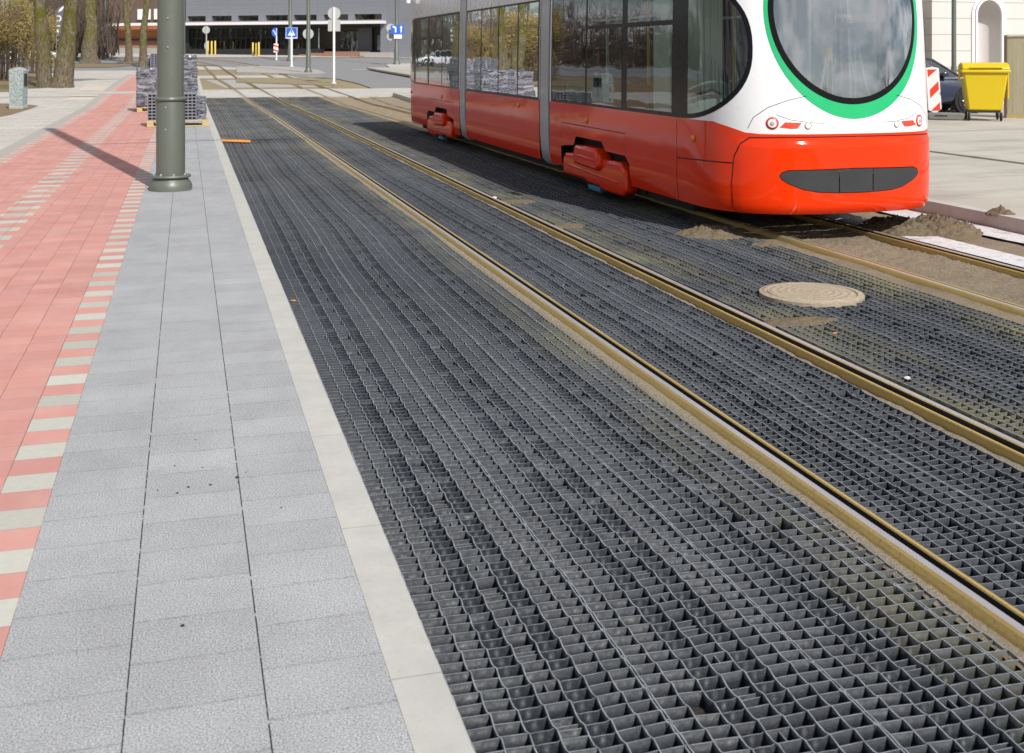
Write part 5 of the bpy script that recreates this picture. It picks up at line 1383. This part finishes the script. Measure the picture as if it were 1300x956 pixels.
# ------------------------------------------------------------------ people far up the pavement
def person(px, py, hpx, top, legs, label, face=0):
    p = G(px, py); H_ = hpx * depth(p) / F; k = H_ / 1.75
    e = empty('person', p, face, label, 'person')
    V = [(0, 0, .95), (0, 0, 1.15), (0, .01, 1.38), (0, 0, 1.50), (0, -.02, 1.60), (0, -.02, 1.70),
         (.10, 0, .88), (.12, -.10, .48), (.12, .0, .07), (.12, -.14, .04), (-.10, 0, .88), (-.12, .12, .50), (-.12, .20, .10), (-.12, .08, .05),
         (.19, 0, 1.42), (.25, .05, 1.15), (.24, -.08, .92), (.24, -.12, .84), (-.19, 0, 1.42), (-.25, -.02, 1.15), (-.24, -.16, .95), (-.24, -.20, .88)]
    E = [(0, 1), (1, 2), (2, 3), (3, 4), (4, 5), (0, 6), (6, 7), (7, 8), (8, 9), (0, 10), (10, 11), (11, 12), (12, 13), (2, 14), (14, 15), (15, 16), (16, 17), (2, 18), (18, 19), (19, 20), (20, 21)]
    Rr = [.14, .14, .16, .055, .095, .085, .10, .065, .045, .04, .10, .065, .045, .04, .07, .05, .035, .035, .07, .05, .035, .035]
    me = bpy.data.meshes.new('body'); me.from_pydata([Vector(v) * k for v in V], E, []); o = bpy.data.objects.new('body', me); COL.objects.link(o); o.parent = e
    sk = o.modifiers.new('skin', 'SKIN'); 
    for i, r in enumerate(Rr): me.skin_vertices[0].data[i].radius = (r * k, r * k)
    me.skin_vertices[0].data[0].use_root = True
    sb = o.modifiers.new('sub', 'SUBSURF'); sb.levels = sb.render_levels = 2
    t = NT('clothed_person'); x, y, z = t.xyz()
    c = t.mix(t.ma('GREATER_THAN', z, .92 * k), legs, top); c = t.mix(t.ma('GREATER_THAN', z, 1.50 * k), c, (.45, .28, .2)); t.fin(c, .85); me.materials.append(t.m)
    bm = bmesh.new(); bmesh.ops.create_icosphere(bm, subdivisions=2, radius=.115 * k)
    for v in bm.verts: v.co.z *= 1.0; v.co += Vector((0, .02, 1.70)) * k
    mh_ = bpy.data.meshes.new('hair'); bm.to_mesh(mh_); bm.free(); mh_.materials.append(M['twig']); h = bpy.data.objects.new('hair', mh_); COL.objects.link(h); h.parent = e
person(105, 66, 19, (.015, .035, .13), (.30, .30, .28), 'person in a navy jacket and pale trousers far up the plaza, seen between the trunks', .4)
person(140, 64, 14.5, (.55, .10, .12), (.03, .03, .035), 'person in a pink top and dark trousers right of the dark mast', -.5)
person(74.5, 77, 28, (.02, .022, .03), (.03, .04, .08), 'person in dark clothes standing under the feather banner', .2)

# ------------------------------------------------------------------ trees
def tree(loc, r0, hgt, seed, label, lean=(0, 0), fork=None, dens=1.0, name='bare_tree', group='bare mossy street trees', stems=None):
    rnd = random.Random(seed); e = empty(name, loc, 0, label, 'tree', group)
    tk = MB(); cr = MB()
    def limb(b, p, d, r, l, lvl, n):
        pts = [p.copy()]; rad = [r]; segs = 7 if lvl == 0 else 5
        q = p.copy(); dd = d.normalized()
        for i in range(segs):
            dd = (dd + Vector((rnd.uniform(-1, 1), rnd.uniform(-1, 1), rnd.uniform(-.4, .6))) * (.07 if lvl == 0 else .22)).normalized()
            q = q + dd * l / segs; pts.append(q.copy()); t = (i + 1) / segs
            rad.append(r * (1 - .42 * t) * (1 + (.07 * rnd.uniform(-1, 1) if lvl < 2 else 0)))
        (tk if lvl < 2 else cr).tube(pts, rad, n, cap=lvl > 0)
        return pts, rad, dd
    def grow(p, d, r, l, lvl):
        n = 14 if lvl == 0 else (9 if lvl == 1 else (5 if lvl == 2 else 3))
        pts, rad, dd = limb(None, p, d, r, l, lvl, n)
        if lvl >= 5 or r < .006: return
        k = {0: 4, 1: 4, 2: 4, 3: 4, 4: 3}[lvl]
        for j in range(k):
            t = 1.0 if j < (2 if lvl else 3) else rnd.uniform(.35, .95)
            i = min(len(pts) - 1, max(1, int(t * (len(pts) - 1)))); a = rnd.uniform(0, 2 * math.pi)
            o = dd.orthogonal().normalized(); o2 = dd.cross(o)
            side = (o * math.cos(a) + o2 * math.sin(a)); sp = rnd.uniform(.45, .95)
            nd = (dd + side * sp + Vector((0, 0, .18))).normalized()
            grow(pts[i], nd, rad[i] * rnd.uniform(.52, .72), l * rnd.uniform(.60, .82) * (.75 if lvl == 0 else 1), lvl + 1)
    for (ox, oy, rr, lx, ly, hh) in (stems or [(0, 0, 1, lean[0], lean[1], 1)]):
        # flared foot
        b0 = Vector((ox, oy, -.1)); dd = Vector((lx, ly, 1))
        tk.tube([b0, b0 + dd * .12, b0 + dd * .35, b0 + dd * .7, b0 + dd * 1.2], [r0 * rr * 1.5, r0 * rr * 1.35, r0 * rr * 1.12, r0 * rr * 1.03, r0 * rr], 16, False)
        grow(b0 + dd * 1.18, dd, r0 * rr, (fork or hgt * .35) * hh, 0)
    # knobbly bark: displace
    o = tk.build('trunk', M['bark'], e, sm=True)
    for v in o.data.vertices:
        f_ = noise.fractal(v.co * 2.2 + Vector((seed, 0, 0)), 1, 2, 3); v.co += Vector((f_, noise.noise(v.co * 2.5 + Vector((0, seed, 3))), 0)) * r0 * .26
    o = cr.build('crown', M['twig'], e)
    return e
def tr_px(px, py, w, **k): p = G(px, py); return p, w / 2 * depth(p) / F
p, r = tr_px(72, 111, 20)
tree(p, r, 11, 11, 'double mossy trunk standing on the paving nearest the granite pillar', fork=3.6, stems=[(-.45, .2, .92, -.06, 0, 1), (.22, -.1, 1.12, .10, 0, 1.0)])
p, r = tr_px(114, 80, 19); tree(p, r, 12, 23, 'broad mossy tree on the soil patch right of the double trunk', fork=4.2)
p, r = tr_px(128.5, 74, 8); tree(p, r, 12, 31, 'thin dark tree close behind the broad mossy tree', fork=5)
p, r = tr_px(163.5, 79, 8.5); tree(p, r, 12, 43, 'dark slender tree with a pale scar at its foot, left of the leaning one', fork=5)
p, r = tr_px(181, 85, 9.5); tree(p, r, 11, 57, 'olive-barked tree just left of the foreground mast', lean=(.05, 0), fork=5)
p, r = tr_px(33, 84, 8); tree(p, r, 11, 58, 'slim tree behind the tan hedge at the left edge', fork=5)
p, r = tr_px(92, 70, 6); tree(p, r, 12, 77, 'slim far tree seen between the double trunk and the broad tree', fork=5)
# trees left of the picture, mirrored in the tram windows, and behind the camera
for i, (x, y, s_, lbl) in enumerate([(-11, 12, 91, 'street tree on the plaza out of the picture, nearest'), (-12.5, 22, 93, 'street tree on the plaza out of the picture, second'), (-11.5, 33, 95, 'street tree on the plaza out of the picture, third'), (40, -26, 97, 'street tree behind the viewpoint, nearer one'), (33, -48, 99, 'street tree behind the viewpoint, farther one')]):
    tree(Vector((x, y, 0)), .26, 12, s_, lbl, fork=3.5)
for i, (x, y, s_, lbl) in enumerate([(14.5, 49, 101, 'bare tree before the brick house, left one'), (23, 47, 103, 'bare tree before the brick house, right one')]):
    tree(Vector((x, y, .14)), .22, 11, s_, lbl, fork=3.5)
# ------------------------------------------------------------------ hedge of dry leaves (one clipped beech hedge / bushes at the left)
def hedge(loc, rx, ry, hgt, n, seed, label, rz=0):
    rnd = random.Random(seed); e = empty('dry_bush', loc, rz, label, 'bush', 'tan leafy bushes at the left edge')
    b = MB(); st = MB()
    cl = [(rnd.uniform(-rx, rx) * .75, rnd.uniform(-ry, ry) * .75, rnd.uniform(.2, .9) * hgt, rnd.uniform(.3, .55) * min(rx, 1.4)) for _ in range(34)]
    for i in range(n):
        c = rnd.choice(cl); d = Vector((rnd.gauss(0, 1), rnd.gauss(0, 1), rnd.gauss(0, 1))).normalized() * c[3] * rnd.random() ** .4
        p = Vector(c[:3]) + d
        if p.z < .05: continue
        a = Vector((rnd.gauss(0, 1), rnd.gauss(0, 1), rnd.gauss(0, 1))).normalized() * .040; q = a.orthogonal().normalized() * .024
        b.add([p - a, p + q, p + a, p - q], [(0, 1, 2, 3)])
    for i in range(70):
        x, y = rnd.uniform(-rx, rx) * .5, rnd.uniform(-ry, ry) * .5; t = Vector((x * 1.9, y * 1.9, hgt * rnd.uniform(.6, 1.1)))
        m_ = Vector((x * 1.3, y * 1.3, hgt * .45)); st.tube([(x, y, 0), m_, t], [.02, .012, .004], 5)
        for k in range(3): s2 = m_.lerp(t, rnd.random()); st.tube([s2, s2 + Vector((rnd.uniform(-.5, .5), rnd.uniform(-.5, .5), rnd.uniform(.1, .6)))], [.008, .003], 4)
    b.build('leaves', M['leaf'], e, fix=False); st.build('stems', M['twig'], e)
hd = [(4, 101, 1.7, 1.2, 4.2, 15000, 'largest tan leafy bush right behind the granite pillar'), (38, 93, 1.5, 1.2, 3.6, 9000, 'thinner tan bush between the granite pillar and the double trunk'), (-28, 99, 2.2, 1.5, 4.6, 9000, 'tan bush cut by the left edge of the picture')]
for i, (px, py, rx, ry, h_, n, lb) in enumerate(hd):
    p = G(px, py); hedge(p, rx, ry, h_, n, i + 1, lb)
# far mass of bare twigs behind the junction
rnd = random.Random(5); b = MB()
for i in range(3400):
    x = rnd.uniform(-75, -5.5); y = 100 + rnd.uniform(-3, 5) + (-x - 9) * .25; z = 1.2 + 1.0 * rnd.random()
    hgt = rnd.uniform(2, 7); b.tube([(x, y, z), (x + rnd.uniform(-.8, .8), y + rnd.uniform(-.5, .5), z + hgt * .6), (x + rnd.uniform(-1.6, 1.6), y + rnd.uniform(-.6, .6), z + hgt)], [.05, .03, .012], 3, False)
o = b.build('far_shrubbery', M['twig'], None, fix=False); tag(o, kind='stuff')
# pale town house on the plaza side, mirrored in the tram
th = empty('town_house', (-24, 24, 0), 0, 'pale plastered town house across the plaza, left of the picture', 'building')
MB().box(-8, -18, -.2, 0, 20, 9).build('wall', M['niche'], th)
for i in range(9):
    for z in (1.1, 4.4, 7.0):
        a = -16 + i * 4; wd = MB().box(.002, a, z, .06, a + 1.2, z + 1.7).build('window', M['trim'], th); MB().box(.062, a + .1, z + .1, .075, a + 1.1, z + 1.6).build('pane', M['shop_glass'], wd)

# ------------------------------------------------------------------ light, sky, camera
sun_el = R(40); sd = Vector((.21, -.978, 0)).normalized()
L = bpy.data.lights.new('sun', 'SUN'); L.energy = 5.0; L.angle = R(.53); L.color = (1, .965, .915)
lo = bpy.data.objects.new('sun', L); COL.objects.link(lo)
tosun = Vector((sd.x * math.cos(sun_el), sd.y * math.cos(sun_el), math.sin(sun_el)))
lo.rotation_euler = tosun.to_track_quat('Z', 'Y').to_euler(); lo.location = (2, -20, 30)
w = bpy.data.worlds.new('World'); scn.world = w; w.use_nodes = True; nt = w.node_tree
sky = nt.nodes.new('ShaderNodeTexSky'); sky.sky_type = 'NISHITA'; sky.sun_disc = False; sky.sun_elevation = sun_el
sky.sun_rotation = math.atan2(tosun.x, tosun.y); sky.dust_density = 1.2; sky.ozone_density = 1.2
bg = nt.nodes['Background']
tc = nt.nodes.new('ShaderNodeTexCoord'); sp = nt.nodes.new('ShaderNodeSeparateXYZ'); nt.links.new(tc.outputs['Generated'], sp.inputs[0])
def wm(op, a, b=0.0):
    m = nt.nodes.new('ShaderNodeMath'); m.operation = op
    for i, v in enumerate((a, b)):
        if isinstance(v, bpy.types.NodeSocket): nt.links.new(v, m.inputs[i])
        else: m.inputs[i].default_value = v
    return m.outputs[0]
zz = wm('ADD', wm('MAXIMUM', sp.outputs[2], 0.0), .12); cb = nt.nodes.new('ShaderNodeCombineXYZ')
nt.links.new(wm('DIVIDE', sp.outputs[0], zz), cb.inputs[0]); nt.links.new(wm('DIVIDE', sp.outputs[1], zz), cb.inputs[1])
cn = nt.nodes.new('ShaderNodeTexNoise'); cn.inputs['Scale'].default_value = 1.1; cn.inputs['Detail'].default_value = 6; cn.inputs['Roughness'].default_value = .55; nt.links.new(cb.outputs[0], cn.inputs['Vector'])  # unseen clouds added to the sky to brighten the windscreen reflections
cr_ = nt.nodes.new('ShaderNodeMapRange'); cr_.inputs[1].default_value = .43; cr_.inputs[2].default_value = .62; nt.links.new(cn.outputs['Fac'], cr_.inputs[0])
cmx = nt.nodes.new('ShaderNodeMix'); cmx.data_type = 'RGBA'; nt.links.new(cr_.outputs[0], cmx.inputs[0]); nt.links.new(sky.outputs[0], cmx.inputs[6]); cmx.inputs[7].default_value = (15, 15, 15.4, 1)
nt.links.new(cmx.outputs[2], bg.inputs[0]); bg.inputs[1].default_value = .062
cam = bpy.data.cameras.new('camera'); co = bpy.data.objects.new('camera', cam); COL.objects.link(co); scn.camera = co
co.location = (0, 0, CH); co.rotation_euler = (R(90), 0, -PSI)
cam.sensor_width = 36; cam.lens = 36 * F / 1300; cam.shift_y = -409 / 1300; cam.clip_end = 3000; cam.clip_start = .05
cam.dof.use_dof = True; cam.dof.focus_distance = 7.5; cam.dof.aperture_fstop = 7
scn.view_settings.view_transform = 'Standard'; scn.view_settings.look = 'None'; scn.view_settings.exposure = 0.0; scn.view_settings.gamma = 1
scn.view_settings.use_curve_mapping = False
scn.cycles.max_bounces = 8; scn.cycles.transparent_max_bounces = 16; scn.cycles.glossy_bounces = 4; scn.cycles.caustics_reflective = False; scn.cycles.caustics_refractive = False
